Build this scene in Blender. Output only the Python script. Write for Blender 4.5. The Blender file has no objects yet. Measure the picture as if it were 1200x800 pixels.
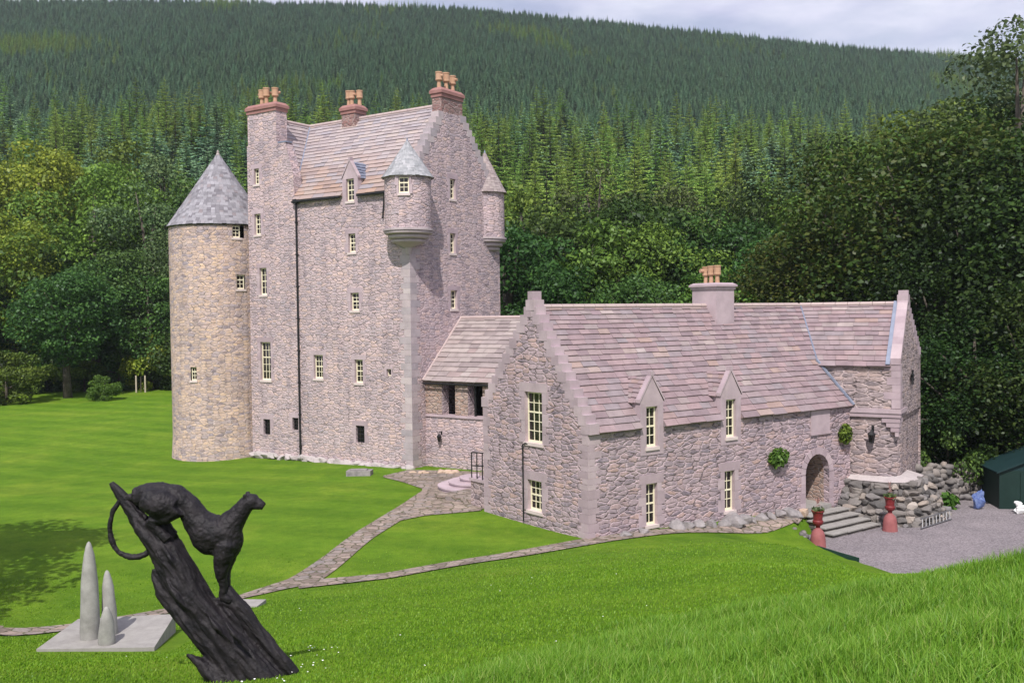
import bpy, math, random
import numpy as np
from mathutils import Vector, Matrix, noise
from mathutils.geometry import delaunay_2d_cdt

# ------------------------------------------------------------------ camera, light
scene = bpy.context.scene
COL = scene.collection
R = math.radians
F_PX, CX, CY = 1150.0, 600.0, 400.0
CAM_H = 8.0
PITCH = math.atan((400 - 367) / F_PX)
ROLL = math.atan(0.012)
fw = Vector((0, math.cos(PITCH), -math.sin(PITCH)))
u0 = Vector((0, math.sin(PITCH), math.cos(PITCH)))
r0 = Vector((1, 0, 0))
RT = r0 * math.cos(ROLL) - u0 * math.sin(ROLL)
UP = r0 * math.sin(ROLL) + u0 * math.cos(ROLL)
CAMP = Vector((0, 0, CAM_H))
cam_d = bpy.data.cameras.new('camera')
cam = bpy.data.objects.new('camera', cam_d)
COL.objects.link(cam)
cam_d.sensor_width = 36.0
cam_d.lens = 36.0 * F_PX / 1200.0
cam_d.clip_start = 0.1
cam_d.clip_end = 6000
cam.matrix_world = Matrix(((RT.x, UP.x, -fw.x, 0), (RT.y, UP.y, -fw.y, 0), (RT.z, UP.z, -fw.z, CAM_H), (0, 0, 0, 1)))
scene.camera = cam

SUN_EL = R(51)
SUN_AZ = math.atan2(-0.13, -0.99)            # compass angle of the sun measured from +Y towards +X
SUN_DIR = Vector((math.sin(SUN_AZ) * math.cos(SUN_EL), math.cos(SUN_AZ) * math.cos(SUN_EL), math.sin(SUN_EL)))
world = bpy.data.worlds.new('World')
scene.world = world
world.use_nodes = True
wn, wl = world.node_tree.nodes, world.node_tree.links
wn.clear()
w_out = wn.new('ShaderNodeOutputWorld')
w_bg = wn.new('ShaderNodeBackground')
w_sky = wn.new('ShaderNodeTexSky')
w_sky.sky_type = 'NISHITA'
w_sky.sun_disc = False
w_sky.sun_elevation = SUN_EL
w_sky.sun_rotation = SUN_AZ
w_sky.air_density = 1.0
w_sky.dust_density = 1.2
w_tc = wn.new('ShaderNodeTexCoord')
w_map = wn.new('ShaderNodeMapping')
w_map.inputs['Scale'].default_value = (1.6, 1.6, 5.0)
w_map.inputs['Location'].default_value = (0.35, 0.1, 0.2)
w_no = wn.new('ShaderNodeTexNoise')
w_no.inputs['Scale'].default_value = 2.2
w_no.inputs['Detail'].default_value = 7
w_no.inputs['Roughness'].default_value = 0.55
w_rp = wn.new('ShaderNodeValToRGB')
w_rp.color_ramp.elements[0].position = 0.30
w_rp.color_ramp.elements[0].color = (0.25, 0.25, 0.25, 1)
w_rp.color_ramp.elements[1].position = 0.62
w_rp.color_ramp.elements[1].color = (1, 1, 1, 1)
w_no2 = wn.new('ShaderNodeTexNoise')
w_no2.inputs['Scale'].default_value = 5.0
w_no2.inputs['Detail'].default_value = 5
w_cr = wn.new('ShaderNodeValToRGB')
w_cr.color_ramp.elements[0].position = 0.35
w_cr.color_ramp.elements[0].color = (6.8, 6.7, 8.8, 1)
w_cr.color_ramp.elements[1].position = 0.68
w_cr.color_ramp.elements[1].color = (10.4, 10.1, 11.4, 1)
w_mx = wn.new('ShaderNodeMixRGB')
wl.new(w_tc.outputs['Generated'], w_map.inputs['Vector'])
wl.new(w_map.outputs[0], w_no.inputs['Vector'])
wl.new(w_map.outputs[0], w_no2.inputs['Vector'])
wl.new(w_no.outputs['Fac'], w_rp.inputs[0])
wl.new(w_no2.outputs['Fac'], w_cr.inputs[0])
wl.new(w_rp.outputs[0], w_mx.inputs[0])
wl.new(w_sky.outputs[0], w_mx.inputs[1])
wl.new(w_cr.outputs[0], w_mx.inputs[2])
wl.new(w_mx.outputs[0], w_bg.inputs['Color'])
w_bg.inputs['Strength'].default_value = 0.085
wl.new(w_bg.outputs[0], w_out.inputs['Surface'])

sun_d = bpy.data.lights.new('sun', 'SUN')
sun_d.energy = 3.9
sun_d.angle = R(0.6)
sun_d.color = (1.0, 0.95, 0.88)
sun = bpy.data.objects.new('sun', sun_d)
COL.objects.link(sun)
sun.rotation_euler = SUN_DIR.to_track_quat('Z', 'Y').to_euler()
sun.location = SUN_DIR * 200

scene.view_settings.view_transform = 'Standard'
scene.view_settings.look = 'None'
scene.view_settings.gamma = 1.0
scene.view_settings.exposure = 0.38
scene.view_settings.use_curve_mapping = False

# ------------------------------------------------------------------ helpers
rng = random.Random(7)


def at(px, py, Y):
    """world point seen at photo pixel (px, py) at forward distance Y (used for surveying the site)"""
    d = fw + RT * ((px - CX) / F_PX) - UP * ((py - CY) / F_PX)
    return CAMP + d * (Y / d.y)


def tag(o, label=None, cat=None, group=None, kind=None):
    if label: o['label'] = label
    if cat: o['category'] = cat
    if group: o['group'] = group
    if kind: o['kind'] = kind
    return o


def empty(name, loc, rz=0.0):
    o = bpy.data.objects.new(name, None)
    o.empty_display_size = 0.3
    COL.objects.link(o)
    o.location = loc
    o.rotation_euler = (0, 0, rz)
    return o


def link_mesh(name, me, parent=None):
    o = bpy.data.objects.new(name, me)
    COL.objects.link(o)
    if parent is not None:
        o.parent = parent
    return o


class MB:
    """collects polygons; build() makes ONE mesh object with metre-scaled UVs"""
    def __init__(s, M=None):
        s.v, s.f, s.m, s.uv = [], [], [], []
        s.M = M

    def face(s, pts, mi=0, uvs=None):
        i = len(s.v)
        s.v += [Vector(p) for p in pts]
        s.f.append(list(range(i, i + len(pts))))
        s.m.append(mi)
        s.uv.append(uvs)

    def box(s, x0, x1, y0, y1, z0, z1, mi=0, M=None):
        P = [Vector((x, y, z)) for z in (z0, z1) for y in (y0, y1) for x in (x0, x1)]
        if M is not None:
            P = [M @ p for p in P]
        for q in ((0, 2, 3, 1), (4, 5, 7, 6), (0, 1, 5, 4), (2, 6, 7, 3), (0, 4, 6, 2), (1, 3, 7, 5)):
            s.face([P[k] for k in q], mi)

    def prism(s, poly, O, e, t, n, d0, d1, mi=0, caps=True):
        """poly in (e,t) coordinates, counter-clockwise seen from n; extruded from n=d0 (back) to n=d1 (front)"""
        O, e, t, n = Vector(O), Vector(e), Vector(t), Vector(n)
        A = [O + e * p[0] + t * p[1] + n * d0 for p in poly]
        B = [O + e * p[0] + t * p[1] + n * d1 for p in poly]
        if caps:
            s.face(B, mi)
            s.face(A[::-1], mi)
        for i in range(len(poly)):
            j = (i + 1) % len(poly)
            s.face([A[i], A[j], B[j], B[i]], mi)

    def tube(s, pts, rad, seg=8, mi=0, cap=True):
        pts = [Vector(p) for p in pts]
        if not hasattr(rad, '__len__'):
            rad = [rad] * len(pts)
        rings = []
        prev = None
        for i, p in enumerate(pts):
            d = (pts[min(i + 1, len(pts) - 1)] - pts[max(i - 1, 0)]).normalized()
            a = d.orthogonal().normalized() if prev is None else (prev - d * prev.dot(d)).normalized()
            prev = a
            b = d.cross(a)
            rings.append([p + (a * math.cos(2 * math.pi * k / seg) + b * math.sin(2 * math.pi * k / seg)) * rad[i] for k in range(seg)])
        base = len(s.v)
        for r_ in rings:
            s.v += r_
        for i in range(len(rings) - 1):
            for k in range(seg):
                k2 = (k + 1) % seg
                s.f.append([base + i * seg + k, base + i * seg + k2, base + (i + 1) * seg + k2, base + (i + 1) * seg + k])
                s.m.append(mi); s.uv.append(None)
        if cap:
            s.f.append([base + k for k in range(seg)][::-1]); s.m.append(mi); s.uv.append(None)
            s.f.append([base + (len(rings) - 1) * seg + k for k in range(seg)]); s.m.append(mi); s.uv.append(None)

    def lathe(s, prof, c=(0, 0, 0), seg=20, mi=0, a0=0.0, a1=2 * math.pi):
        """prof: list of (r, z) bottom to top"""
        full = abs(a1 - a0 - 2 * math.pi) < 1e-6
        n = seg if full else seg + 1
        base = len(s.v)
        for r_, z in prof:
            for k in range(n):
                a = a0 + (a1 - a0) * k / seg
                s.v.append(Vector((c[0] + r_ * math.cos(a), c[1] + r_ * math.sin(a), c[2] + z)))
        R_ = max(p[0] for p in prof)
        for i in range(len(prof) - 1):
            for k in range(seg):
                k2 = (k + 1) % n
                s.f.append([base + i * n + k, base + i * n + k2, base + (i + 1) * n + k2, base + (i + 1) * n + k])
                s.m.append(mi)
                b0, b1 = a0 + (a1 - a0) * k / seg, a0 + (a1 - a0) * (k + 1) / seg
                s.uv.append([(b0 * R_, prof[i][1]), (b1 * R_, prof[i][1]), (b1 * R_, prof[i + 1][1]), (b0 * R_, prof[i + 1][1])])

    def build(s, name, mats, parent=None, smooth=False, loc=None):
        me = bpy.data.meshes.new(name)
        V = s.v if s.M is None else [s.M @ p for p in s.v]
        me.from_pydata([tuple(p) for p in V], [], s.f)
        if not isinstance(mats, (list, tuple)):
            mats = [mats]
        for m in mats:
            me.materials.append(m)
        me.polygons.foreach_set('material_index', s.m)
        if smooth:
            me.polygons.foreach_set('use_smooth', [True] * len(s.f))
        me.update()
        uvl = me.uv_layers.new(name='UVMap')
        for pi, p in enumerate(me.polygons):
            us = s.uv[pi]
            if us is not None:
                for k, li in enumerate(p.loop_indices):
                    uvl.data[li].uv = us[k]
                continue
            n = p.normal
            if abs(n.z) > 0.85:
                for li, vi in zip(p.loop_indices, p.vertices):
                    c = me.vertices[vi].co
                    uvl.data[li].uv = (c.x, c.y)
            else:
                tx, ty = -n.y, n.x
                l = math.hypot(tx, ty)
                tx, ty = tx / l, ty / l
                for li, vi in zip(p.loop_indices, p.vertices):
                    c = me.vertices[vi].co
                    uvl.data[li].uv = (c.x * tx + c.y * ty, c.z)
        o = link_mesh(name, me, parent)
        if loc is not None:
            o.location = loc
        return o


def np_mesh(name, V, Fc, mats, mi=None, smooth=False):
    me = bpy.data.meshes.new(name)
    V = np.asarray(V, np.float32)
    Fc = np.asarray(Fc, np.int32)
    n, k = Fc.shape
    me.vertices.add(len(V))
    me.vertices.foreach_set('co', V.ravel())
    me.loops.add(n * k)
    me.loops.foreach_set('vertex_index', Fc.ravel())
    me.polygons.add(n)
    me.polygons.foreach_set('loop_start', np.arange(n, dtype=np.int32) * k)
    for m in (mats if isinstance(mats, (list, tuple)) else [mats]):
        me.materials.append(m)
    if mi is not None:
        me.polygons.foreach_set('material_index', np.asarray(mi, np.int32))
    if smooth:
        me.polygons.foreach_set('use_smooth', np.ones(n, bool))
    me.update(calc_edges=True)
    me.validate()
    return me


# ------------------------------------------------------------------ materials
def new_mat(name):
    m = bpy.data.materials.new(name)
    m.use_nodes = True
    nt = m.node_tree
    b = nt.nodes['Principled BSDF']
    return m, nt.nodes, nt.links, b


def ramp(nd, stops, interp='LINEAR'):
    r_ = nd.new('ShaderNodeValToRGB')
    r_.color_ramp.interpolation = interp
    els = r_.color_ramp.elements
    while len(els) < len(stops):
        els.new(0.5)
    for e, (p, c) in zip(els, stops):
        e.position = p
        e.color = (c[0], c[1], c[2], 1) if hasattr(c, '__len__') else (c, c, c, 1)
    return r_


def noise_node(nd, lk, vec, scale, detail=5, rough=0.55, dim='3D'):
    n = nd.new('ShaderNodeTexNoise')
    n.noise_dimensions = dim
    n.inputs['Scale'].default_value = scale
    n.inputs['Detail'].default_value = detail
    n.inputs['Roughness'].default_value = rough
    if vec is not None:
        lk.new(vec, n.inputs['Vector'])
    return n


def mix(nd, lk, a, b, fac, mode='MIX'):
    m = nd.new('ShaderNodeMixRGB')
    m.blend_type = mode
    for i, x in ((0, fac), (1, a), (2, b)):
        if hasattr(x, 'is_linked') or hasattr(x, 'links'):
            lk.new(x, m.inputs[i])
        elif i == 0:
            m.inputs[0].default_value = x
        else:
            m.inputs[i].default_value = (x[0], x[1], x[2], 1)
    return m.outputs[0]


def mat_rubble(name, stones, mortar, w, h, warp=0.10, edge=(0.0, 0.16), bump=0.8, cover=0.4, dark=0.75, cracks=0.5):
    """random rubble: irregular stones half smeared with lime mortar, open joints here and there; laid out in metres through the UVs"""
    m, nd, lk, b = new_mat(name)
    tc = nd.new('ShaderNodeUVMap'); tc.uv_map = 'UVMap'
    nw = noise_node(nd, lk, tc.outputs[0], 3.0, 5, 0.6)
    sub = nd.new('ShaderNodeVectorMath'); sub.operation = 'SUBTRACT'
    lk.new(nw.outputs['Color'], sub.inputs[0]); sub.inputs[1].default_value = (0.5, 0.5, 0.5)
    sc = nd.new('ShaderNodeVectorMath'); sc.operation = 'MULTIPLY'
    lk.new(sub.outputs[0], sc.inputs[0]); sc.inputs[1].default_value = (warp * 3.2, warp * 1.3, 0)
    ad = nd.new('ShaderNodeVectorMath'); ad.operation = 'ADD'
    lk.new(tc.outputs[0], ad.inputs[0]); lk.new(sc.outputs[0], ad.inputs[1])
    mp = nd.new('ShaderNodeMapping')
    mp.inputs['Scale'].default_value = (1 / w, 1 / h, 1)
    lk.new(ad.outputs[0], mp.inputs['Vector'])
    v1 = nd.new('ShaderNodeTexVoronoi'); v1.voronoi_dimensions = '2D'; v1.feature = 'F1'
    v2 = nd.new('ShaderNodeTexVoronoi'); v2.voronoi_dimensions = '2D'; v2.feature = 'DISTANCE_TO_EDGE'
    for v in (v1, v2):
        v.inputs['Scale'].default_value = 1.0
        v.inputs['Randomness'].default_value = 0.85
        lk.new(mp.outputs[0], v.inputs['Vector'])
    sep = nd.new('ShaderNodeSeparateColor')
    lk.new(v1.outputs['Color'], sep.inputs[0])
    rp = ramp(nd, stones)
    lk.new(sep.outputs[0], rp.inputs[0])
    nf = noise_node(nd, lk, tc.outputs[0], 8.0, 7, 0.7)
    rv = ramp(nd, [(0.25, 0.55), (0.75, 1.38)])
    lk.new(nf.outputs['Fac'], rv.inputs[0])
    stone = mix(nd, lk, rp.outputs[0], rv.outputs[0], 1.0, 'MULTIPLY')
    # ragged joint width
    je = nd.new('ShaderNodeMath'); je.operation = 'MULTIPLY_ADD'
    lk.new(nf.outputs['Fac'], je.inputs[0]); je.inputs[1].default_value = -0.16
    lk.new(v2.outputs['Distance'], je.inputs[2])
    j2 = nd.new('ShaderNodeMath'); j2.operation = 'ADD'; j2.inputs[1].default_value = 0.07
    lk.new(je.outputs[0], j2.inputs[0])
    mr = nd.new('ShaderNodeMapRange'); mr.interpolation_type = 'SMOOTHSTEP'
    mr.inputs[1].default_value, mr.inputs[2].default_value = edge
    lk.new(j2.outputs[0], mr.inputs[0])
    ns = noise_node(nd, lk, tc.outputs[0], 2.4, 7, 0.7)
    rs = ramp(nd, [(0.40, 0.0), (0.68, cover)])
    lk.new(ns.outputs['Fac'], rs.inputs[0])
    stone = mix(nd, lk, stone, mortar, rs.outputs[0])
    rm = ramp(nd, [(0.3, 0.8), (0.7, 1.12)])
    lk.new(nf.outputs['Fac'], rm.inputs[0])
    mort = mix(nd, lk, mortar, rm.outputs[0], 1.0, 'MULTIPLY')
    col = mix(nd, lk, mort, stone, mr.outputs[0])
    # open joints: short dark horizontal gaps where the pointing has gone
    mc = nd.new('ShaderNodeMapping'); mc.inputs['Scale'].default_value = (1.15 / w, 1.0 / h, 1); mc.inputs['Location'].default_value = (3.3, 1.7, 0)
    lk.new(ad.outputs[0], mc.inputs['Vector'])
    nc = noise_node(nd, lk, mc.outputs[0], 0.9, 4, 0.6)
    ic = nd.new('ShaderNodeMath'); ic.operation = 'SUBTRACT'; ic.inputs[0].default_value = 1.0
    lk.new(mr.outputs[0], ic.inputs[1])
    rc1 = ramp(nd, [(0.50, 0.0), (0.60, 1.0)])
    lk.new(nc.outputs['Fac'], rc1.inputs[0])
    mcx = nd.new('ShaderNodeMath'); mcx.operation = 'MULTIPLY'
    lk.new(ic.outputs[0], mcx.inputs[0]); lk.new(rc1.outputs[0], mcx.inputs[1])
    mc2 = nd.new('ShaderNodeMath'); mc2.operation = 'MULTIPLY'; mc2.inputs[1].default_value = cracks; mc2.use_clamp = True
    lk.new(mcx.outputs[0], mc2.inputs[0])
    dm = tuple(c * dark * .3 for c in mortar)
    col = mix(nd, lk, col, dm, mc2.outputs[0])
    nl = noise_node(nd, lk, tc.outputs[0], 0.33, 5)
    rl = ramp(nd, [(0.3, (0.86, 0.86, 0.88)), (0.7, (1.1, 1.08, 1.07))])
    lk.new(nl.outputs['Fac'], rl.inputs[0])
    col = mix(nd, lk, col, rl.outputs[0], 1.0, 'MULTIPLY')
    ms = nd.new('ShaderNodeMapping'); ms.inputs['Scale'].default_value = (1.5, 0.16, 1)
    lk.new(tc.outputs[0], ms.inputs['Vector'])
    nst = noise_node(nd, lk, ms.outputs[0], 1.0, 5, 0.6)
    rst = ramp(nd, [(0.30, (0.80, 0.80, 0.82)), (0.5, (1.0, 1.0, 1.0)), (0.72, (1.10, 1.08, 1.06))])
    lk.new(nst.outputs['Fac'], rst.inputs[0])
    col = mix(nd, lk, col, rst.outputs[0], 1.0, 'MULTIPLY')
    lk.new(col, b.inputs['Base Color'])
    b.inputs['Roughness'].default_value = 0.92
    b.inputs['Specular IOR Level'].default_value = 0.25
    hgt = nd.new('ShaderNodeMath'); hgt.operation = 'MULTIPLY_ADD'
    lk.new(nf.outputs['Fac'], hgt.inputs[0]); hgt.inputs[1].default_value = 0.7
    lk.new(mr.outputs[0], hgt.inputs[2])
    h2 = nd.new('ShaderNodeMath'); h2.operation = 'MULTIPLY_ADD'
    lk.new(sep.outputs[1], h2.inputs[0]); h2.inputs[1].default_value = 0.7
    lk.new(hgt.outputs[0], h2.inputs[2])
    h3 = nd.new('ShaderNodeMath'); h3.operation = 'SUBTRACT'
    lk.new(h2.outputs[0], h3.inputs[0]); lk.new(mc2.outputs[0], h3.inputs[1])
    bp = nd.new('ShaderNodeBump')
    bp.inputs['Strength'].default_value = bump
    bp.inputs['Distance'].default_value = 0.04
    lk.new(h3.outputs[0], bp.inputs['Height'])
    lk.new(bp.outputs[0], b.inputs['Normal'])
    return m


def mat_noise(name, c1, c2, scale=3.0, rough=0.85, bump=0.3, bdist=0.02, metallic=0.0, spec=0.3, fine=30.0, island=None):
    """two-tone mottled surface; island = list of ramp stops picked per loose piece"""
    m, nd, lk, b = new_mat(name)
    tc = nd.new('ShaderNodeTexCoord')
    n1 = noise_node(nd, lk, tc.outputs['Object'], scale, 6, 0.6)
    r1 = ramp(nd, [(0.3, c1), (0.7, c2)])
    lk.new(n1.outputs['Fac'], r1.inputs[0])
    col = r1.outputs[0]
    if island:
        g = nd.new('ShaderNodeNewGeometry')
        ri = ramp(nd, island)
        lk.new(g.outputs['Random Per Island'], ri.inputs[0])
        rr = ramp(nd, [(0.25, 0.8), (0.75, 1.18)])
        lk.new(n1.outputs['Fac'], rr.inputs[0])
        col = mix(nd, lk, ri.outputs[0], rr.outputs[0], 1.0, 'MULTIPLY')
    lk.new(col, b.inputs['Base Color'])
    b.inputs['Roughness'].default_value = rough
    b.inputs['Metallic'].default_value = metallic
    b.inputs['Specular IOR Level'].default_value = spec
    if bump:
        n2 = noise_node(nd, lk, tc.outputs['Object'], fine, 6, 0.65)
        bp = nd.new('ShaderNodeBump')
        bp.inputs['Strength'].default_value = bump
        bp.inputs['Distance'].default_value = bdist
        lk.new(n2.outputs['Fac'], bp.inputs['Height'])
        lk.new(bp.outputs[0], b.inputs['Normal'])
    return m


def mat_leaf(name, stops, trans=0.3, objvar=0.10):
    m, nd, lk, b = new_mat(name)
    nd.remove(b)
    out = nd['Material Output']
    g = nd.new('ShaderNodeNewGeometry')
    r1 = ramp(nd, stops)
    lk.new(g.outputs['Random Per Island'], r1.inputs[0])
    oi = nd.new('ShaderNodeObjectInfo')
    hsv = nd.new('ShaderNodeHueSaturation')
    mh = nd.new('ShaderNodeMapRange'); mh.inputs[3].default_value = 0.5 - objvar * 0.25; mh.inputs[4].default_value = 0.5 + objvar * 0.25
    mv = nd.new('ShaderNodeMapRange'); mv.inputs[3].default_value = 1 - objvar * 2.6; mv.inputs[4].default_value = 1 + objvar * 2.6
    lk.new(oi.outputs['Random'], mh.inputs[0])
    ml = nd.new('ShaderNodeMath'); ml.operation = 'MULTIPLY'; ml.inputs[1].default_value = 7.31
    fr = nd.new('ShaderNodeMath'); fr.operation = 'FRACT'
    lk.new(oi.outputs['Random'], ml.inputs[0]); lk.new(ml.outputs[0], fr.inputs[0])
    lk.new(fr.outputs[0], mv.inputs[0])
    lk.new(mh.outputs[0], hsv.inputs['Hue']); lk.new(mv.outputs[0], hsv.inputs['Value'])
    lk.new(r1.outputs[0], hsv.inputs['Color'])
    d = nd.new('ShaderNodeBsdfDiffuse'); t = nd.new('ShaderNodeBsdfTranslucent'); gl = nd.new('ShaderNodeBsdfGlossy')
    gl.inputs['Roughness'].default_value = 0.45
    lk.new(hsv.outputs[0], d.inputs[0]); lk.new(hsv.outputs[0], t.inputs[0])
    gl.inputs[0].default_value = (0.9, 0.95, 1, 1)
    mx = nd.new('ShaderNodeMixShader'); mx.inputs[0].default_value = trans
    lk.new(d.outputs[0], mx.inputs[1]); lk.new(t.outputs[0], mx.inputs[2])
    m2 = nd.new('ShaderNodeMixShader'); m2.inputs[0].default_value = 0.012
    lk.new(mx.outputs[0], m2.inputs[1]); lk.new(gl.outputs[0], m2.inputs[2])
    lk.new(m2.outputs[0], out.inputs['Surface'])
    return m


MT = {}
MT['tower'] = mat_rubble('tower_rubble', [(0.0, (0.268, 0.223, 0.251)), (0.2, (0.390, 0.327, 0.352)), (0.42, (0.512, 0.394, 0.395)), (0.6, (0.342, 0.303, 0.340)),
                         (0.78, (0.573, 0.427, 0.384)), (1.0, (0.451, 0.354, 0.380))], (0.598, 0.480, 0.502), 0.40, 0.15, cover=0.5, cracks=.6, warp=.12)
MT['round'] = mat_rubble('round_tower_rubble', [(0.0, (0.221, 0.187, 0.211)), (0.2, (0.466, 0.342, 0.278)), (0.42, (0.583, 0.433, 0.342)), (0.6, (0.315, 0.273, 0.310)),
                         (0.8, (0.629, 0.456, 0.322)), (1.0, (0.443, 0.348, 0.348))], (0.618, 0.513, 0.509), 0.36, 0.15, warp=.08, cover=0.35, cracks=.65, edge=(0.0, .1))
MT['wing'] = mat_rubble('wing_rubble', [(0.0, (0.181, 0.153, 0.184)), (0.2, (0.315, 0.258, 0.292)), (0.42, (0.423, 0.328, 0.353)), (0.6, (0.253, 0.217, 0.258)),
                        (0.8, (0.470, 0.328, 0.296)), (1.0, (0.363, 0.279, 0.307))], (0.531, 0.416, 0.453), 0.48, 0.16, cover=0.55, cracks=.9, warp=.13)
MT['block'] = mat_rubble('block_rubble', [(0.0, (0.166, 0.141, 0.154)), (0.25, (0.281, 0.232, 0.240)), (0.5, (0.417, 0.315, 0.289)), (0.75, (0.251, 0.214, 0.234)),
                         (1.0, (0.365, 0.286, 0.279))], (0.501, 0.407, 0.409), 0.52, 0.18, cover=0.4, cracks=1.0, warp=.11)
MT['dressed'] = mat_noise('dressed_sandstone', (0.364, 0.279, 0.312), (0.455, 0.349, 0.374), 1.4, bump=0.45, bdist=0.015,
                          island=[(0.0, (0.355, 0.275, 0.307)), (0.5, (0.414, 0.328, 0.362)), (1.0, (0.446, 0.358, 0.384))])
MT['quoin'] = mat_noise('quoin_stone', (0.371, 0.317, 0.333), (0.463, 0.401, 0.408), 1.6, bump=0.6, bdist=0.02,
                        island=[(0.0, (0.341, 0.303, 0.328)), (0.35, (0.398, 0.345, 0.365)), (0.7, (0.444, 0.373, 0.389)), (1.0, (0.481, 0.420, 0.425))])
MT['redcap'] = mat_noise('red_sandstone', (0.26, 0.13, 0.12), (0.34, 0.18, 0.165), 2.5, bump=0.4, bdist=0.015)
MT['redbody'] = mat_rubble('red_rubble', [(0.0, (0.20, 0.115, 0.11)), (0.4, (0.33, 0.19, 0.17)), (0.7, (0.27, 0.19, 0.18)), (1.0, (0.38, 0.25, 0.22))], (0.38, 0.29, 0.28), 0.45, 0.16, cover=0.15)
MT['clay'] = mat_noise('buff_clay', (0.40, 0.235, 0.15), (0.48, 0.30, 0.205), 2.5, bump=0.1)
WING_SL = [(0.0, (0.216, 0.165, 0.182)), (0.25, (0.267, 0.193, 0.208)), (0.45, (0.241, 0.204, 0.222)), (0.62, (0.296, 0.211, 0.222)), (0.78, (0.275, 0.226, 0.229)), (0.9, (0.253, 0.186, 0.208)), (0.96, (0.312, 0.222, 0.201)), (1.0, (0.341, 0.291, 0.292))]
MT['slate_w'] = mat_noise('mauve_sandstone_slate', (0.3, 0.2, 0.2), (0.3, 0.2, 0.2), 2.2, bump=0.4, bdist=0.012, island=WING_SL)
MT['slate_l'] = mat_noise('grey_buff_slate', (0.255, 0.170, 0.170), (0.255, 0.170, 0.170), 2.2, bump=0.4, bdist=0.012,
                          island=[(0.0, (0.230, 0.187, 0.191)), (0.35, (0.306, 0.255, 0.255)), (0.7, (0.348, 0.297, 0.289)), (1.0, (0.289, 0.221, 0.221))])
MT['slate_r'] = mat_noise('grey_cone_slate', (0.245, 0.167, 0.180), (0.245, 0.167, 0.180), 1.2, bump=0.4, bdist=0.012,
                          island=[(0.0, (0.155, 0.145, 0.166)), (0.3, (0.213, 0.205, 0.228)), (0.6, (0.270, 0.259, 0.288)), (0.85, (0.311, 0.301, 0.333)), (1.0, (0.220, 0.188, 0.202))])
MT['slate_g'] = mat_noise('green_grey_slate', (0.273, 0.251, 0.274), (0.273, 0.251, 0.274), 2.2, bump=0.4, bdist=0.012,
                          island=[(0.0, (0.228, 0.234, 0.251)), (0.5, (0.310, 0.314, 0.333)), (1.0, (0.383, 0.377, 0.401))])


def mat_tower_slate():
    """tower roof: grey-pink slates, the lower courses in orange sandstone"""
    m, nd, lk, b = new_mat('tower_roof_slate')
    g = nd.new('ShaderNodeNewGeometry')
    ra = ramp(nd, [(0.0, (0.269, 0.230, 0.248)), (0.3, (0.339, 0.282, 0.288)), (0.6, (0.381, 0.325, 0.324)), (0.85, (0.303, 0.273, 0.302)), (1.0, (0.407, 0.334, 0.306))])
    rb = ramp(nd, [(0.0, (0.260, 0.191, 0.176)), (0.35, (0.352, 0.239, 0.190)), (0.65, (0.306, 0.243, 0.237)), (0.85, (0.253, 0.230, 0.256)), (1.0, (0.383, 0.277, 0.215))])
    lk.new(g.outputs['Random Per Island'], ra.inputs[0]); lk.new(g.outputs['Random Per Island'], rb.inputs[0])
    tc = nd.new('ShaderNodeTexCoord')
    sx = nd.new('ShaderNodeSeparateXYZ')
    lk.new(tc.outputs['Object'], sx.inputs[0])
    n1 = noise_node(nd, lk, tc.outputs['Object'], 0.9, 4)
    a = nd.new('ShaderNodeMath'); a.operation = 'MULTIPLY_ADD'; a.inputs[1].default_value = 2.5
    lk.new(n1.outputs['Fac'], a.inputs[0]); lk.new(sx.outputs[2], a.inputs[2])
    mr = nd.new('ShaderNodeMapRange'); mr.inputs[1].default_value = 16.2; mr.inputs[2].default_value = 19.0
    lk.new(a.outputs[0], mr.inputs[0])
    col = mix(nd, lk, rb.outputs[0], ra.outputs[0], mr.outputs[0])
    lk.new(col, b.inputs['Base Color'])
    b.inputs['Roughness'].default_value = 0.85
    n2 = noise_node(nd, lk, tc.outputs['Object'], 25, 5)
    bp = nd.new('ShaderNodeBump'); bp.inputs['Strength'].default_value = 0.4; bp.inputs['Distance'].default_value = 0.012
    lk.new(n2.outputs['Fac'], bp.inputs['Height']); lk.new(bp.outputs[0], b.inputs['Normal'])
    return m


MT['slate_t'] = mat_tower_slate()
MT['ridge'] = mat_noise('ridge_stone', (0.40, 0.31, 0.31), (0.47, 0.38, 0.36), 1.5, bump=0.3, bdist=0.01)
MT['lead'] = mat_noise('lead_flashing', (0.17, 0.19, 0.26), (0.26, 0.29, 0.38), 2.0, rough=0.5, bump=0.1, metallic=0.2)
MT['cream'] = mat_noise('cream_paint', (0.78, 0.71, 0.52), (0.84, 0.78, 0.60), 2.0, rough=0.45, bump=0.05, spec=0.4)
MT['sillstone'] = mat_noise('pale_sill', (0.55, 0.46, 0.45), (0.62, 0.53, 0.52), 2.0, bump=0.2)
MT['iron'] = mat_noise('black_iron', (0.012, 0.012, 0.014), (0.02, 0.02, 0.022), 5, rough=0.45, bump=0.15)
MT['dark'] = mat_noise('dark_interior', (0.02, 0.018, 0.018), (0.035, 0.03, 0.03), 2, bump=0.1)  # near-black puts the loggia's shade into the colour; the arch door shares it
MT['bronze'] = mat_noise('dark_bronze', (0.007, 0.0063, 0.009), (0.022, 0.018, 0.021), 6.0, rough=0.58, bump=0.8, bdist=0.012, metallic=0.15, spec=0.3, fine=26.0)
MT['granite'] = mat_noise('grey_granite', (0.20, 0.195, 0.185), (0.37, 0.36, 0.345), 3.2, bump=0.35, bdist=0.008, fine=60)
MT['plinth'] = mat_noise('plinth_stone', (0.238, 0.223, 0.216), (0.324, 0.310, 0.295), 4, bump=0.3, bdist=0.01, fine=40)
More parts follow.
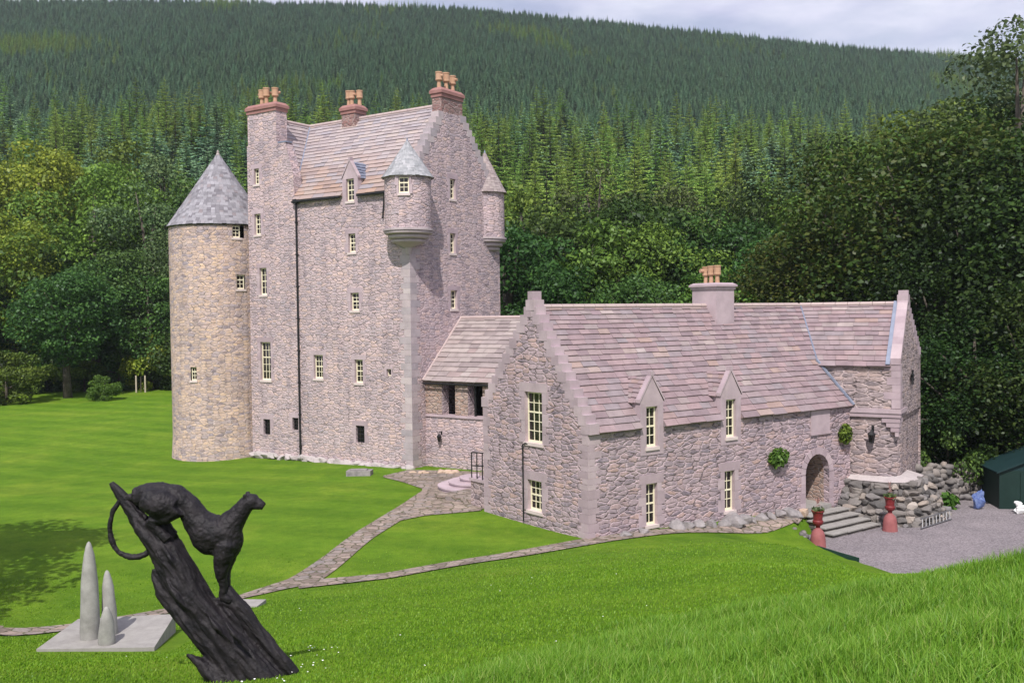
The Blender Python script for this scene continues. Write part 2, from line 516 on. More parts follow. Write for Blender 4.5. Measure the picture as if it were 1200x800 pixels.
MT['boulder'] = mat_noise('boulder_stone', (0.16, 0.148, 0.155), (0.33, 0.30, 0.305), 3.0, bump=0.6, bdist=0.03, fine=9)
MT['boulder_warm'] = mat_noise('buff_boulder', (0.38, 0.28, 0.21), (0.5, 0.38, 0.30), 3.0, bump=0.6, bdist=0.03, fine=9)
MT['rubble3d'] = mat_noise('fieldstone', (0.2, 0.2, 0.2), (0.3, 0.3, 0.3), 4.0, bump=0.6, bdist=0.02, fine=14,
                           island=[(0.0, (0.09, 0.085, 0.085)), (0.3, (0.16, 0.145, 0.14)), (0.6, (0.22, 0.195, 0.18)), (0.85, (0.17, 0.16, 0.165)), (0.96, (0.30, 0.25, 0.215)), (1.0, (0.42, 0.37, 0.34))])
MT['mortar'] = mat_noise('lime_mortar', (0.36, 0.32, 0.325), (0.46, 0.41, 0.41), 3, bump=0.4)
MT['darkmortar'] = mat_noise('packed_earth_joint', (0.07, 0.062, 0.058), (0.12, 0.105, 0.1), 3, bump=0.4)
MT['terracotta'] = mat_noise('pink_terracotta', (0.23, 0.072, 0.075), (0.31, 0.11, 0.11), 4, rough=0.7, bump=0.1)
MT['redglaze'] = mat_noise('red_clay', (0.13, 0.014, 0.018), (0.20, 0.026, 0.028), 4, rough=0.5, bump=0.1)
MT['alu'] = mat_noise('weathered_metal', (0.15, 0.15, 0.165), (0.21, 0.21, 0.225), 4, rough=0.45, bump=0.1, metallic=0.5)
MT['shed'] = mat_noise('shade_darkened_green', (0.006, 0.022, 0.018), (0.01, 0.03, 0.025), 2, rough=0.6, bump=0.1)  # green darkened to stand in for tree shade that doesn't reach the shed
MT['shedroof'] = mat_noise('shade_darkened_roof_green', (0.007, 0.025, 0.027), (0.011, 0.034, 0.036), 2, rough=0.6, bump=0.1)  # roof green darkened for the same shade
MT['blue'] = mat_noise('blue_plastic', (0.05, 0.09, 0.3), (0.2, 0.26, 0.45), 9, rough=0.4, bump=0.3)
MT['white'] = mat_noise('white_plastic', (0.72, 0.72, 0.74), (0.8, 0.8, 0.8), 5, rough=0.5, bump=0.2)
MT['bark'] = mat_noise('bark', (0.06, 0.05, 0.04), (0.13, 0.11, 0.09), 4, rough=0.95, bump=0.8, bdist=0.03, fine=10)
MT['stake'] = mat_noise('pale_timber', (0.42, 0.36, 0.28), (0.5, 0.44, 0.35), 4, bump=0.2)
MT['greenboard'] = mat_noise('green_edging', (0.01, 0.04, 0.03), (0.018, 0.055, 0.04), 3, bump=0.1)
MT['soil'] = mat_noise('soil', (0.05, 0.04, 0.03), (0.09, 0.075, 0.06), 6, bump=0.5)
MT['brick'] = mat_rubble('warm_jamb_stone', [(0.0, (0.30, 0.20, 0.16)), (0.4, (0.40, 0.28, 0.23)), (0.7, (0.36, 0.27, 0.24)), (1.0, (0.46, 0.35, 0.29))], (0.42, 0.35, 0.33), 0.4, 0.16, cover=0.15)


def mat_glass():
    m, nd, lk, b = new_mat('window_glass')
    tc = nd.new('ShaderNodeTexCoord')
    n = noise_node(nd, lk, tc.outputs['Object'], 2.5, 3)
    r1 = ramp(nd, [(0.4, (0.006, 0.006, 0.008)), (0.6, (0.03, 0.024, 0.022))])
    lk.new(n.outputs['Fac'], r1.inputs[0]); lk.new(r1.outputs[0], b.inputs['Base Color'])
    b.inputs['Roughness'].default_value = 0.06
    b.inputs['Specular IOR Level'].default_value = 0.5
    n2 = noise_node(nd, lk, tc.outputs['Object'], 3.0, 2)
    bp = nd.new('ShaderNodeBump'); bp.inputs['Strength'].default_value = 0.08
    lk.new(n2.outputs['Fac'], bp.inputs['Height']); lk.new(bp.outputs[0], b.inputs['Normal'])
    return m


MT['glass'] = mat_glass()

MT['leaf_dark'] = mat_leaf('dark_broadleaf', [(0.0, (0.0276, 0.0612, 0.0165)), (0.5, (0.0517, 0.1116, 0.0264)), (1.0, (0.0949, 0.1800, 0.0363))])
MT['leaf_mid'] = mat_leaf('mid_broadleaf', [(0.0, (0.0548, 0.1040, 0.0194)), (0.5, (0.1018, 0.1796, 0.0292)), (1.0, (0.1665, 0.2646, 0.0421))])
MT['leaf_lime'] = mat_leaf('lime_broadleaf', [(0.0, (0.1032, 0.1615, 0.0209)), (0.5, (0.1892, 0.2600, 0.0299)), (1.0, (0.2751, 0.3409, 0.0449))])
MT['leaf_grey'] = mat_leaf('grey_broadleaf', [(0.0, (0.0525, 0.0863, 0.0338)), (0.5, (0.0900, 0.1350, 0.0488)), (1.0, (0.1406, 0.1875, 0.0675))])
MT['leaf_bronze'] = mat_leaf('bronze_broadleaf', [(0.0, (0.0355, 0.0594, 0.0140)), (0.4, (0.0659, 0.0960, 0.0197)), (0.75, (0.1078, 0.1082, 0.0224)), (1.0, (0.0887, 0.1535, 0.0281))])
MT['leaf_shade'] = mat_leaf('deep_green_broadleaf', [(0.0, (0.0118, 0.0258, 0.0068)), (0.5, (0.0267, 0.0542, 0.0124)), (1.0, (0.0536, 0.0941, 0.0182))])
MT['needle'] = mat_leaf('spruce_needle', [(0.0, (0.0729, 0.1445, 0.0759)), (0.5, (0.1239, 0.2240, 0.1225)), (1.0, (0.1895, 0.3073, 0.1634))], trans=0.12, objvar=0.12)
MT['larch'] = mat_leaf('larch_needle', [(0.0, (0.1093, 0.1848, 0.0441)), (0.5, (0.1859, 0.2844, 0.0573)), (1.0, (0.2735, 0.3982, 0.0794))], trans=0.25, objvar=0.10)
MT['blade'] = mat_leaf('grass_blade', [(0.0, (0.0828, 0.2000, 0.0166)), (0.5, (0.1448, 0.2966, 0.0248)), (0.85, (0.2070, 0.3588, 0.0414)), (1.0, (0.2898, 0.3588, 0.0966))], trans=0.35, objvar=0.0)
MT['shortblade'] = mat_leaf('lawn_blade', [(0.0, (0.0852, 0.1985, 0.0113)), (0.5, (0.1449, 0.2796, 0.0172)), (1.0, (0.2130, 0.3457, 0.0315))], trans=0.3, objvar=0.0)
MT['daisy'] = mat_noise('daisy_petal', (0.8, 0.8, 0.78), (0.85, 0.85, 0.82), 3, bump=0)


def mat_lawn():
    m, nd, lk, b = new_mat('mown_lawn')
    tc = nd.new('ShaderNodeTexCoord')
    n1 = noise_node(nd, lk, tc.outputs['Object'], 0.18, 5, 0.6)
    n2 = noise_node(nd, lk, tc.outputs['Object'], 2.2, 6, 0.7)
    n3 = noise_node(nd, lk, tc.outputs['Object'], 22.0, 5, 0.7)
    r1 = ramp(nd, [(0.25, (0.072, 0.155, 0.009)), (0.5, (0.098, 0.190, 0.012)), (0.75, (0.140, 0.220, 0.019))])
    lk.new(n1.outputs['Fac'], r1.inputs[0])
    r2 = ramp(nd, [(0.25, (0.75, 0.80, 0.75)), (0.75, (1.22, 1.16, 1.2))])
    lk.new(n2.outputs['Fac'], r2.inputs[0])
    r3 = ramp(nd, [(0.25, (0.62, 0.68, 0.6)), (0.75, (1.36, 1.28, 1.4))])
    lk.new(n3.outputs['Fac'], r3.inputs[0])
    c = mix(nd, lk, r1.outputs[0], r2.outputs[0], 1.0, 'MULTIPLY')
    c = mix(nd, lk, c, r3.outputs[0], 1.0, 'MULTIPLY')
    n5 = noise_node(nd, lk, tc.outputs['Object'], 0.75, 6, 0.65)
    r5 = ramp(nd, [(0.3, (0.80, 0.88, 0.85)), (0.5, (1.0, 1.0, 1.0)), (0.72, (1.22, 1.10, 1.25))])
    lk.new(n5.outputs['Fac'], r5.inputs[0])
    c = mix(nd, lk, c, r5.outputs[0], 1.0, 'MULTIPLY')
    # mowing stripes: the blades lie alternately towards and away
    mp = nd.new('ShaderNodeMapping'); mp.inputs['Rotation'].default_value = (0, 0, R(24))
    lk.new(tc.outputs['Object'], mp.inputs['Vector'])
    wv = nd.new('ShaderNodeTexWave'); wv.wave_profile = 'SIN'; wv.bands_direction = 'Y'
    wv.inputs['Scale'].default_value = 0.105; wv.inputs['Distortion'].default_value = 0.5; wv.inputs['Detail'].default_value = 1
    lk.new(mp.outputs[0], wv.inputs['Vector'])
    r4 = ramp(nd, [(0.3, (0.92, 0.93, 0.92)), (0.7, (1.08, 1.06, 1.07))])
    lk.new(wv.outputs['Fac'], r4.inputs[0])
    c = mix(nd, lk, c, r4.outputs[0], 1.0, 'MULTIPLY')
    lk.new(c, b.inputs['Base Color'])
    b.inputs['Roughness'].default_value = 0.9
    b.inputs['Specular IOR Level'].default_value = 0.1
    bp = nd.new('ShaderNodeBump'); bp.inputs['Strength'].default_value = 0.8; bp.inputs['Distance'].default_value = 0.04
    n4 = noise_node(nd, lk, tc.outputs['Object'], 35.0, 4, 0.7)
    lk.new(n4.outputs['Fac'], bp.inputs['Height']); lk.new(bp.outputs[0], b.inputs['Normal'])
    return m


MT['lawn'] = mat_lawn()
MT['hillground'] = mat_noise('forest_floor', (0.016, 0.026, 0.012), (0.03, 0.042, 0.018), 0.3, rough=1, bump=0)


def mat_gravel():
    m, nd, lk, b = new_mat('grey_gravel')
    tc = nd.new('ShaderNodeTexCoord')
    v = nd.new('ShaderNodeTexVoronoi'); v.inputs['Scale'].default_value = 22
    lk.new(tc.outputs['Object'], v.inputs['Vector'])
    sp = nd.new('ShaderNodeSeparateColor'); lk.new(v.outputs['Color'], sp.inputs[0])
    r1 = ramp(nd, [(0.0, (0.14, 0.122, 0.132)), (0.5, (0.215, 0.19, 0.204)), (1.0, (0.29, 0.26, 0.275))])
    lk.new(sp.outputs[0], r1.inputs[0])
    n = noise_node(nd, lk, tc.outputs['Object'], 0.5, 5)
    r2 = ramp(nd, [(0.3, (0.82, 0.82, 0.83)), (0.7, (1.1, 1.08, 1.08))]); lk.new(n.outputs['Fac'], r2.inputs[0])
    c = mix(nd, lk, r1.outputs[0], r2.outputs[0], 1.0, 'MULTIPLY')
    lk.new(c, b.inputs['Base Color'])
    b.inputs['Roughness'].default_value = 0.95
    bp = nd.new('ShaderNodeBump'); bp.inputs['Strength'].default_value = 0.8; bp.inputs['Distance'].default_value = 0.03
    lk.new(v.outputs['Distance'], bp.inputs['Height']); lk.new(bp.outputs[0], b.inputs['Normal'])
    return m


MT['gravel'] = mat_gravel()
MT['flag'] = mat_rubble('flagstone_paving', [(0.0, (0.17, 0.135, 0.115)), (0.25, (0.25, 0.20, 0.175)), (0.5, (0.31, 0.245, 0.215)), (0.75, (0.24, 0.21, 0.205)), (1.0, (0.36, 0.29, 0.25))],
                        (0.11, 0.11, 0.06), 0.42, 0.34, warp=0.15, edge=(0.02, 0.07), cover=0.1, dark=0.8, bump=0.6)

# ------------------------------------------------------------------ terrain
SKY = [(-1200, .327), (0, .3227), (200, .3215), (400, .317), (550, .311), (700, .297), (850, .282), (1000, .266), (1150, .2546), (1300, .242), (2400, .16)]
SKY_T = np.array([(p - 600) / 1150 for p, _ in SKY]); SKY_E = np.array([e for _, e in SKY])
HILL0, HILL1 = 112.0, 700.0

ctl = []
for px, py, Y in [(600, 800, 8.0), (600, 740, 13.5), (600, 700, 19.5), (600, 663, 28.5), (1150, 800, 5.6), (1200, 658, 11.0), (1120, 668, 12.2), (1060, 679, 13.2),
                  (1000, 790, 6.3), (1000, 720, 10.2), (850, 800, 7.0), (850, 705, 15.0), (850, 662, 24.5), (850, 632, 34.0), (930, 640, 29.0), (940, 663, 21.5), (970, 666, 18.5), (1020, 676, 15.5), (1060, 690, 19), (1060, 696, 25), (1000, 671, 19), (1000, 670, 25), (1000, 668, 30), (1130, 684, 17), (1130, 700, 22), (1195, 680, 16), (1195, 700, 21), (1260, 690, 16), (1030, 684, 22),
                  (290, 795, 12.5), (100, 800, 12.0), (100, 745, 20.5), (60, 765, 18.5), (190, 765, 18.4), (-150, 790, 13.5), (-100, 730, 24.0),
                  (300, 760, 15.5), (420, 800, 10.0), (420, 740, 17.5), (420, 695, 26.0), (300, 720, 23.0), (240, 722, 24.0), (720, 800, 7.4), (700, 660, 27.5), (760, 640, 32.5),
                  (900, 623, 38.0)]:
    p = at(px, py, Y)
    ctl.append((p.x, p.y, p.z))
ctl += [(0, 0, 6.3), (6, 0, 6.8), (-6, 0, 5.4), (0, -8, 7.2), (12, 2, 6.6), (-14, 4, 4.6), (20, 8, 6.2), (-25, 10, 3.0), (14, -10, 7.5), (-14, -10, 6.0), (30, 12, 6.0), (30, -5, 7.5)]
# level lawn and the foot of the buildings
for x, y in [(-6.5, 28.7), (-8.5, 26.9), (-13, 24.6), (-18, 22.5), (-4, 29.7), (-0.1, 32.2), (2.6, 34.4), (-3.8, 44.9), (-1.5, 41.2), (-6.6, 33.8), (-5.2, 50.7), (-10, 40), (-16, 34), (-24, 30),
             (-36, 40), (-30, 70), (-45, 60), (-60, 80), (-10, 70), (0, 60), (10, 56), (5, 45), (-70, 50), (-60, 30), (-45, 18), (-90, 70)]:
    ctl.append((x, y, 0.0))
for x, y, z in [(-15.3, 57.4, -.3), (-18.0, 57.0, -.42), (-21, 59, -.4), (-24, 50, -.25), (12.5, 34, -1.0), (11.4, 36.3, -.95), (13.0, 32.0, -1.0), (14.2, 30.0, -.95), (12.3, 30, -.55), (16, 27, -.6), (6, 36.9, -.12), (9, 38.8, -.3), (11.3, 40.6, -.5), (10.9, 38.5, -.5), (12.5, 41.5, -.6), (18, 50, 0), (28, 55, .5), (40, 60, 2), (30, 75, 2), (60, 60, 6), (50, 30, 4), (40, 20, 5),
                (20, 24, .8), (14, 30, -.8), (26, 28, .2), (34, 36, -.2), (-60, 105, .9), (-40, 100, .6), (-20, 100, 1.0), (10, 100, 1.5), (50, 100, 3), (-100, 100, 2), (90, 90, 8)]:
    ctl.append((x, y, z))
CT = np.array(ctl)


def _phi(r2):
    return 0.5 * r2 * np.log(np.maximum(r2, 1e-9))


_n = len(CT)
_d2 = (CT[:, None, 0] - CT[None, :, 0]) ** 2 + (CT[:, None, 1] - CT[None, :, 1]) ** 2
_A = np.zeros((_n + 3, _n + 3))
_A[:_n, :_n] = _phi(_d2) + np.eye(_n) * 0.15
_A[:_n, _n:] = np.c_[np.ones(_n), CT[:, 0], CT[:, 1]]
_A[_n:, :_n] = _A[:_n, _n:].T
_W = np.linalg.solve(_A, np.r_[CT[:, 2], np.zeros(3)])

GRAVEL = np.array([(11.35, 39.4), (11.3, 37.6), (12.1, 35.4), (13.3, 33.0), (14.6, 31.0), (17.5, 29.6), (24, 30), (33, 33), (36, 40), (36, 52), (28, 56), (21, 54), (19.5, 47.5), (15, 43.4), (12.8, 41.6)])
GZ = -1.2


def sdist(x, y, poly):
    x = np.asarray(x, float); y = np.asarray(y, float)
    d = np.full(x.shape, 1e9); inside = np.zeros(x.shape, bool)
    n = len(poly)
    for i in range(n):
        ax, ay = poly[i]; bx, by = poly[(i + 1) % n]
        ex, ey = bx - ax, by - ay
        t = np.clip(((x - ax) * ex + (y - ay) * ey) / (ex * ex + ey * ey), 0, 1)
        d = np.minimum(d, np.hypot(x - ax - ex * t, y - ay - ey * t))
        c = ((ay > y) != (by > y)) & (x < ex * (y - ay) / (ey + 1e-12) + ax)
        inside ^= c
    return np.where(inside, -d, d)


def terr(x, y):
    x = np.atleast_1d(np.asarray(x, float)); y = np.atleast_1d(np.asarray(y, float))
    xc, yc = np.clip(x, -110, 110), np.clip(y, -12, 110)
    z = np.zeros_like(x)
    for s in range(0, len(x), 20000):
        e = slice(s, s + 20000)
        r2 = (xc[e, None] - CT[None, :, 0]) ** 2 + (yc[e, None] - CT[None, :, 1]) ** 2
        z[e] = _phi(r2) @ _W[:_n] + _W[_n] + _W[_n + 1] * xc[e] + _W[_n + 2] * yc[e]
    k = np.clip((sdist(x, y, GRAVEL) + 0.45) / 0.55, 0, 1)
    k = k * k * (3 - 2 * k)
    z = np.where(k < 1, (GZ - 0.2) * (1 - k) + z * k, z)
    # the hill behind
    t = (np.hypot(y, x * 0.25) - HILL0) / (HILL1 - HILL0)
    tb = np.clip(t, 0, 1)
    e = np.interp(x / np.maximum(y, 30), SKY_T, SKY_E)
    g = 0.80 * tb + 0.20 * tb * tb
    hz = (e * HILL1 + 8 - 8) * g * (y > 0)
    hz = hz - np.clip(t - 1, 0, 5) * 30
    return z * (1 - np.clip(t * 6, 0, 1)) + hz + np.clip(t * 6, 0, 1) * 1.5


def T1(x, y):
    return float(terr([x], [y])[0])


def polar(name, r_a, r_b, step, a_a, a_b, n_a, mat, dz=0.0):
    nr = int(math.log(r_b / r_a) / step) + 1
    rr = r_a * np.exp(np.linspace(0, math.log(r_b / r_a), nr))
    aa = np.linspace(a_a, a_b, n_a)
    RR, AA = np.meshgrid(rr, aa, indexing='ij')
    X, Y = RR * np.sin(AA), RR * np.cos(AA)
    Z = terr(X.ravel(), Y.ravel()) + dz
    V = np.c_[X.ravel(), Y.ravel(), Z]
    i, j = np.meshgrid(np.arange(nr - 1), np.arange(n_a - 1), indexing='ij')
    b = (i * n_a + j).ravel()
    Fc = np.c_[b, b + 1, b + n_a + 1, b + n_a][:, ::-1]
    me = np_mesh(name, V, Fc, mat, smooth=True)
    return tag(link_mesh(name, me), kind='structure')


polar('lawn', 0.8, 118, 0.013, R(-110), R(110), 520, MT['lawn'])
polar('hillside', 114, 1600, 0.03, R(-70), R(70), 160, MT['hillground'], -0.3)

gp = MB()
gp.face([(x, y, GZ) for x, y in [(10.6, 27), (46, 27), (46, 60), (10.6, 44.5)]])
tag(gp.build('gravel_yard', MT['gravel']), kind='structure')


def strip(name, left, right, mat, dz=0.03, n=60):
    """paving laid over the terrain between two polylines"""
    def resample(pl):
        pl = np.array(pl, float); d = np.r_[0, np.cumsum(np.hypot(*np.diff(pl, axis=0).T))]
        t = np.linspace(0, d[-1], n)
        return np.c_[np.interp(t, d, pl[:, 0]), np.interp(t, d, pl[:, 1])], d[-1]
    L, ln = resample(left); Rr, _ = resample(right)
    K = 5
    mb = MB()
    for i in range(n - 1):
        for k in range(K):
            q = []
            for ii, kk in ((i, k), (i + 1, k), (i + 1, k + 1), (i, k + 1)):
                p = L[ii] * (1 - kk / K) + Rr[ii] * kk / K
                q.append((p[0], p[1], T1(p[0], p[1]) + dz))
            mb.face(q[::-1], 0)
    return tag(mb.build(name, mat), kind='structure')


strip('path', [(-13.4, 25.3), (-8.0, 28.1), (-6.95, 29.9), (-6.3, 32.9), (-5.8, 36.1), (-4.75, 41.0), (-4.1, 44.6), (-5.2, 46.5), (-6.6, 48.4), (-5.4, 50.3)], [(-13.2, 24.4), (-8.3, 27.0), (-5.95, 29.2), (-5.5, 32.2), (-5.07, 35.1), (-4.4, 38.0), (-3.5, 38.9), (-1.3, 39.7), (-.5, 46.5), (0.2, 48.8)], MT['flag'])
strip('path', [(-22, 23.4), (-17.5, 24.1), (-13.4, 25.5)], [(-22, 22.1), (-17.5, 22.9), (-13.2, 24.4)], MT['flag'], n=14)
strip('path', [(-6.6, 29.5), (-4.0, 30.3), (-0.3, 32.7), (2.5, 34.5), (6.2, 36.55), (10.9, 39.75), (12.3, 41.0)], [(-6.3, 28.4), (-3.6, 29.4), (0.3, 31.8), (3.4, 33.9), (6.9, 35.85), (10.95, 38.6), (11.55, 39.6)], MT['flag'], dz=0.035)

# ------------------------------------------------------------------ building tools
ZV = Vector((0, 0, 1))


def inside(p, poly):
    c = False
    n = len(poly)
    for i in range(n):
        a, b = poly[i], poly[(i + 1) % n]
        if (a[1] > p[1]) != (b[1] > p[1]) and p[0] < (b[0] - a[0]) * (p[1] - a[1]) / (b[1] - a[1]) + a[0]:
            c = not c
    return c


def rect(x0, x1, z0, z1):
    return [(x0, z0), (x1, z0), (x1, z1), (x0, z1)]


def wall(mb, O, e, n, outline, holes=(), reveal=0.25, mi=0):
    """flat wall with real openings; outline and holes in (along e, height)"""
    O, e, n = Vector(O), Vector(e), Vector(n)
    V, E = [], []
    for poly in [outline] + list(holes):
        b = len(V)
        V += [Vector(p) for p in poly]
        E += [(b + i, b + (i + 1) % len(poly)) for i in range(len(poly))]
    vo, eo, fo, *_ = delaunay_2d_cdt(V, E, [], 0, 1e-5)
    flip = e.cross(ZV).dot(n) < 0
    for f in fo:
        c = sum((vo[i] for i in f), Vector((0, 0))) / len(f)
        if not inside(c, outline) or any(inside(c, h) for h in holes):
            continue
        pts = [O + e * vo[i].x + ZV * vo[i].y for i in f]
        nn = (pts[1] - pts[0]).cross(pts[2] - pts[0])
        if nn.dot(n) < 0:
            pts = pts[::-1]
        mb.face(pts, mi)
    for h in holes:
        for i in range(len(h)):
            a, b = h[i], h[(i + 1) % len(h)]
            A, B = O + e * a[0] + ZV * a[1], O + e * b[0] + ZV * b[1]
            mb.face([A, B, B - n * reveal, A - n * reveal], mi)


def window(parent, O, e, n, x0, x1, z0, z1, cols=2, rows=(2, 2), sw=0.2, rec=0.13, barred=False, sill=True, surround=True, frame_mat=None):
    """sash window: frame and glazing bars, > panes, dressed surround, sill"""
    O, e, n = Vector(O), Vector(e), Vector(n)
    P = lambda x, z, d: O + e * x + ZV * z + n * d

    def bar(mb, a, b, c, d, d0, d1):
        q = [P(a, c, d0), P(b, c, d0), P(b, d, d0), P(a, d, d0), P(a, c, d1), P(b, c, d1), P(b, d, d1), P(a, d, d1)]
        for k in ((4, 5, 6, 7), (3, 2, 1, 0), (0, 1, 5, 4), (1, 2, 6, 5), (2, 3, 7, 6), (3, 0, 4, 7)):
            mb.face([q[i] for i in k])
    f = MB()
    fx0, fx1, fz0, fz1 = x0 + 0.012, x1 - 0.012, z0 + 0.012, z1 - 0.012
    t = min(0.055, 0.11 * (x1 - x0))
    bar(f, fx0, fx0 + t, fz0, fz1, -rec - .06, -rec)
    bar(f, fx1 - t, fx1, fz0, fz1, -rec - .06, -rec)
    bar(f, fx0 + t, fx1 - t, fz0, fz0 + t * 1.5, -rec - .06, -rec - .002)
    bar(f, fx0 + t, fx1 - t, fz1 - t, fz1, -rec - .06, -rec - .002)
    gx0, gx1, gz0, gz1 = fx0 + t, fx1 - t, fz0 + t * 1.5, fz1 - t
    tot = sum(rows)
    bt = 0.028 if not barred else 0.03
    zc = gz0
    sash = []
    for si, r_ in enumerate(rows):
        h = (gz1 - gz0) * r_ / tot
        for k in range(1, r_):
            zz = zc + h * k / r_
            bar(f, gx0, gx1, zz - bt / 2, zz + bt / 2, -rec - .045, -rec - .012)
        zc += h
        if si < len(rows) - 1:
            bar(f, gx0, gx1, zc - 0.03, zc + 0.03, -rec - .05, -rec - .006)
    for k in range(1, cols):
        xx = gx0 + (gx1 - gx0) * k / cols
        bar(f, xx - bt / 2, xx + bt / 2, gz0, gz1, -rec - .046, -rec - .014)
    w = f.build('window', frame_mat or MT['cream'], parent)
    g = MB()
    g.face([P(gx0, gz0, -rec - .035), P(gx1, gz0, -rec - .035), P(gx1, gz1, -rec - .035), P(gx0, gz1, -rec - .035)])
    g.build('pane', MT['glass'], w)
    if barred:
        b_ = MB()
        for k in range(1, 4):
            xx = x0 + (x1 - x0) * k / 4
            b_.tube([P(xx, z0, -0.06), P(xx, z1, -0.06)], 0.014, 5)
        for k in range(1, 4):
            zz = z0 + (z1 - z0) * k / 4
            b_.tube([P(x0, zz, -0.045), P(x1, zz, -0.045)], 0.014, 5)
        b_.build('bars', MT['iron'], w)
    if surround:
        s = MB()
        ov = 0.012
        # jambs in alternating long and short blocks, lintel
        for side in (0, 1):
            zz = z0 - 0.02
            k = rng.randint(0, 1)
            while zz < z1 - 0.05:
                hh = min(rng.uniform(0.3, 0.5), z1 - zz)
                if z1 - zz - hh < 0.12: hh = z1 - zz
                ww = sw * (1.25 if k % 2 else 0.75)
                if side == 0: bar(s, x0 - ww, x0 + 0.004, zz + .004, zz + hh - .004, -rec - .05, ov)
                else: bar(s, x1 - 0.004, x1 + ww, zz + .004, zz + hh - .004, -rec - .05, ov)
                zz += hh; k += 1
        bar(s, x0 - sw * 1.1, x1 + sw * 1.1, z1 - 0.004, z1 + sw * 1.15, -rec - .05, ov + .004)
        s.build('surround', MT['dressed'], w)
    if sill:
        s = MB()
        bar(s, x0 - 0.06, x1 + 0.06, z0 - 0.11, z0 + 0.008, -rec - .05, 0.05)
        s.build('sill', MT['sillstone'], w)
    return w


def slates(mb, O, e, s, poly, course=0.27, wid=(0.3, 0.65), thick=0.045, n=None, mi=0, under=True, gaps=(), gap_top=0.0):
    """stone slates in courses, each slate its own tilted slab; poly (convex) in (e,s)"""
    O, e, s = Vector(O), Vector(e).normalized(), Vector(s).normalized()
    n = e.cross(s) if n is None else Vector(n)
    if n.z < 0: n = -n
    P = lambda a, b, c: O + e * a + s * b + n * c

    def span(b):
        xs = []
        m = len(poly)
        for i in range(m):
            p, q = poly[i], poly[(i + 1) % m]
            if (p[1] - b) * (q[1] - b) <= 0 and abs(p[1] - q[1]) > 1e-9:
                xs.append(p[0] + (q[0] - p[0]) * (b - p[1]) / (q[1] - p[1]))
        return (min(xs), max(xs)) if len(xs) >= 2 else None
    s_lo, s_hi = min(p[1] for p in poly), max(p[1] for p in poly)
    b = s_lo
    k = 0
    while b < s_hi - 0.04:
        frac = (b - s_lo) / (s_hi - s_lo)
        c = course * (1.12 - 0.3 * frac) * rng.uniform(0.95, 1.05)
        b1 = min(b + c, s_hi)
        if s_hi - b1 < c * 0.4: b1 = s_hi
        sp0, sp1 = span(b + 1e-4), span(b1 - 1e-4)
        cuts = []
        if sp0 and sp1:
            cuts = [(sp0[0], sp0[1], sp1[0], sp1[1])]
            if b < gap_top - .05:
                for ga, gb in gaps:
                    nc_ = []
                    for q in cuts:
                        if q[0] < ga and q[1] > gb:
                            nc_ += [(q[0], ga, q[2], ga), (gb, q[1], gb, q[3])]
                        else:
                            nc_.append(q)
                    cuts = nc_
        for L0, R0, L1, R1 in cuts:
            W = max(R0 - L0, R1 - L1)
            t = 0.0
            ts = [0.0]
            while t < 1:
                t += rng.uniform(*wid) * (1.1 - 0.25 * frac) / max(W, .1)
                ts.append(min(t, 1.0))
            if len(ts) > 2 and ts[-1] - ts[-2] < 0.12 / max(W, .1):
                ts.pop(-2)
            for t0, t1 in zip(ts[:-1], ts[1:]):
                g = 0.006 / max(W, .1)
                a0, a1 = L0 + (R0 - L0) * (t0 + g), L0 + (R0 - L0) * (t1 - g)
                c0, c1 = L1 + (R1 - L1) * (t0 + g), L1 + (R1 - L1) * (t1 - g)
                j = rng.uniform(-0.018, 0.012); j2 = j + rng.uniform(-.008, .008)
                th = thick * rng.uniform(0.75, 1.3)
                lift = th + 0.012
                A, B = P(a0, b - 0.03 + j, lift), P(a1, b - 0.03 + j2, lift)
                C, D = P(c1, b1 + 0.01, 0.012), P(c0, b1 + 0.01, 0.012)
                A2, B2 = P(a0, b - 0.03 + j, lift - th), P(a1, b - 0.03 + j2, lift - th)
                i = len(mb.v)
                mb.v += [A, B, C, D, A2, B2]
                for f in ([0, 1, 2, 3], [4, 5, 1, 0], [4, 0, 3], [5, 2, 1]):
                    mb.f.append([i + q for q in f]); mb.m.append(mi); mb.uv.append(None)
        b = b1
        k += 1
    if under:
        if gaps:
            c0 = [p for p in poly]
            lo0, lo1 = span(s_lo + 1e-4); m0, m1 = span(gap_top)
            up = [(m0, gap_top), (m1, gap_top)] + [p for p in poly if p[1] > gap_top and p[0] > (m0 + m1) / 2] + [p for p in poly[::-1] if p[1] > gap_top and p[0] <= (m0 + m1) / 2][::-1]
            mb.prism(up, O, e, s, n, -0.09, 0.0, mi)
            edges = [None] + sorted(gaps) + [None]
            for k_ in range(len(edges) - 1):
                a_, b_ = edges[k_], edges[k_ + 1]
                xl = (lo0, m0) if a_ is None else (a_[1], a_[1])
                xr = (lo1, m1) if b_ is None else (b_[0], b_[0])
                mb.prism([(xl[0], s_lo), (xr[0], s_lo), (xr[1], gap_top), (xl[1], gap_top)], O, e, s, n, -0.09, 0.0, mi)
        else:
            mb.prism(poly, O, e, s, n, -0.09, 0.0, mi)


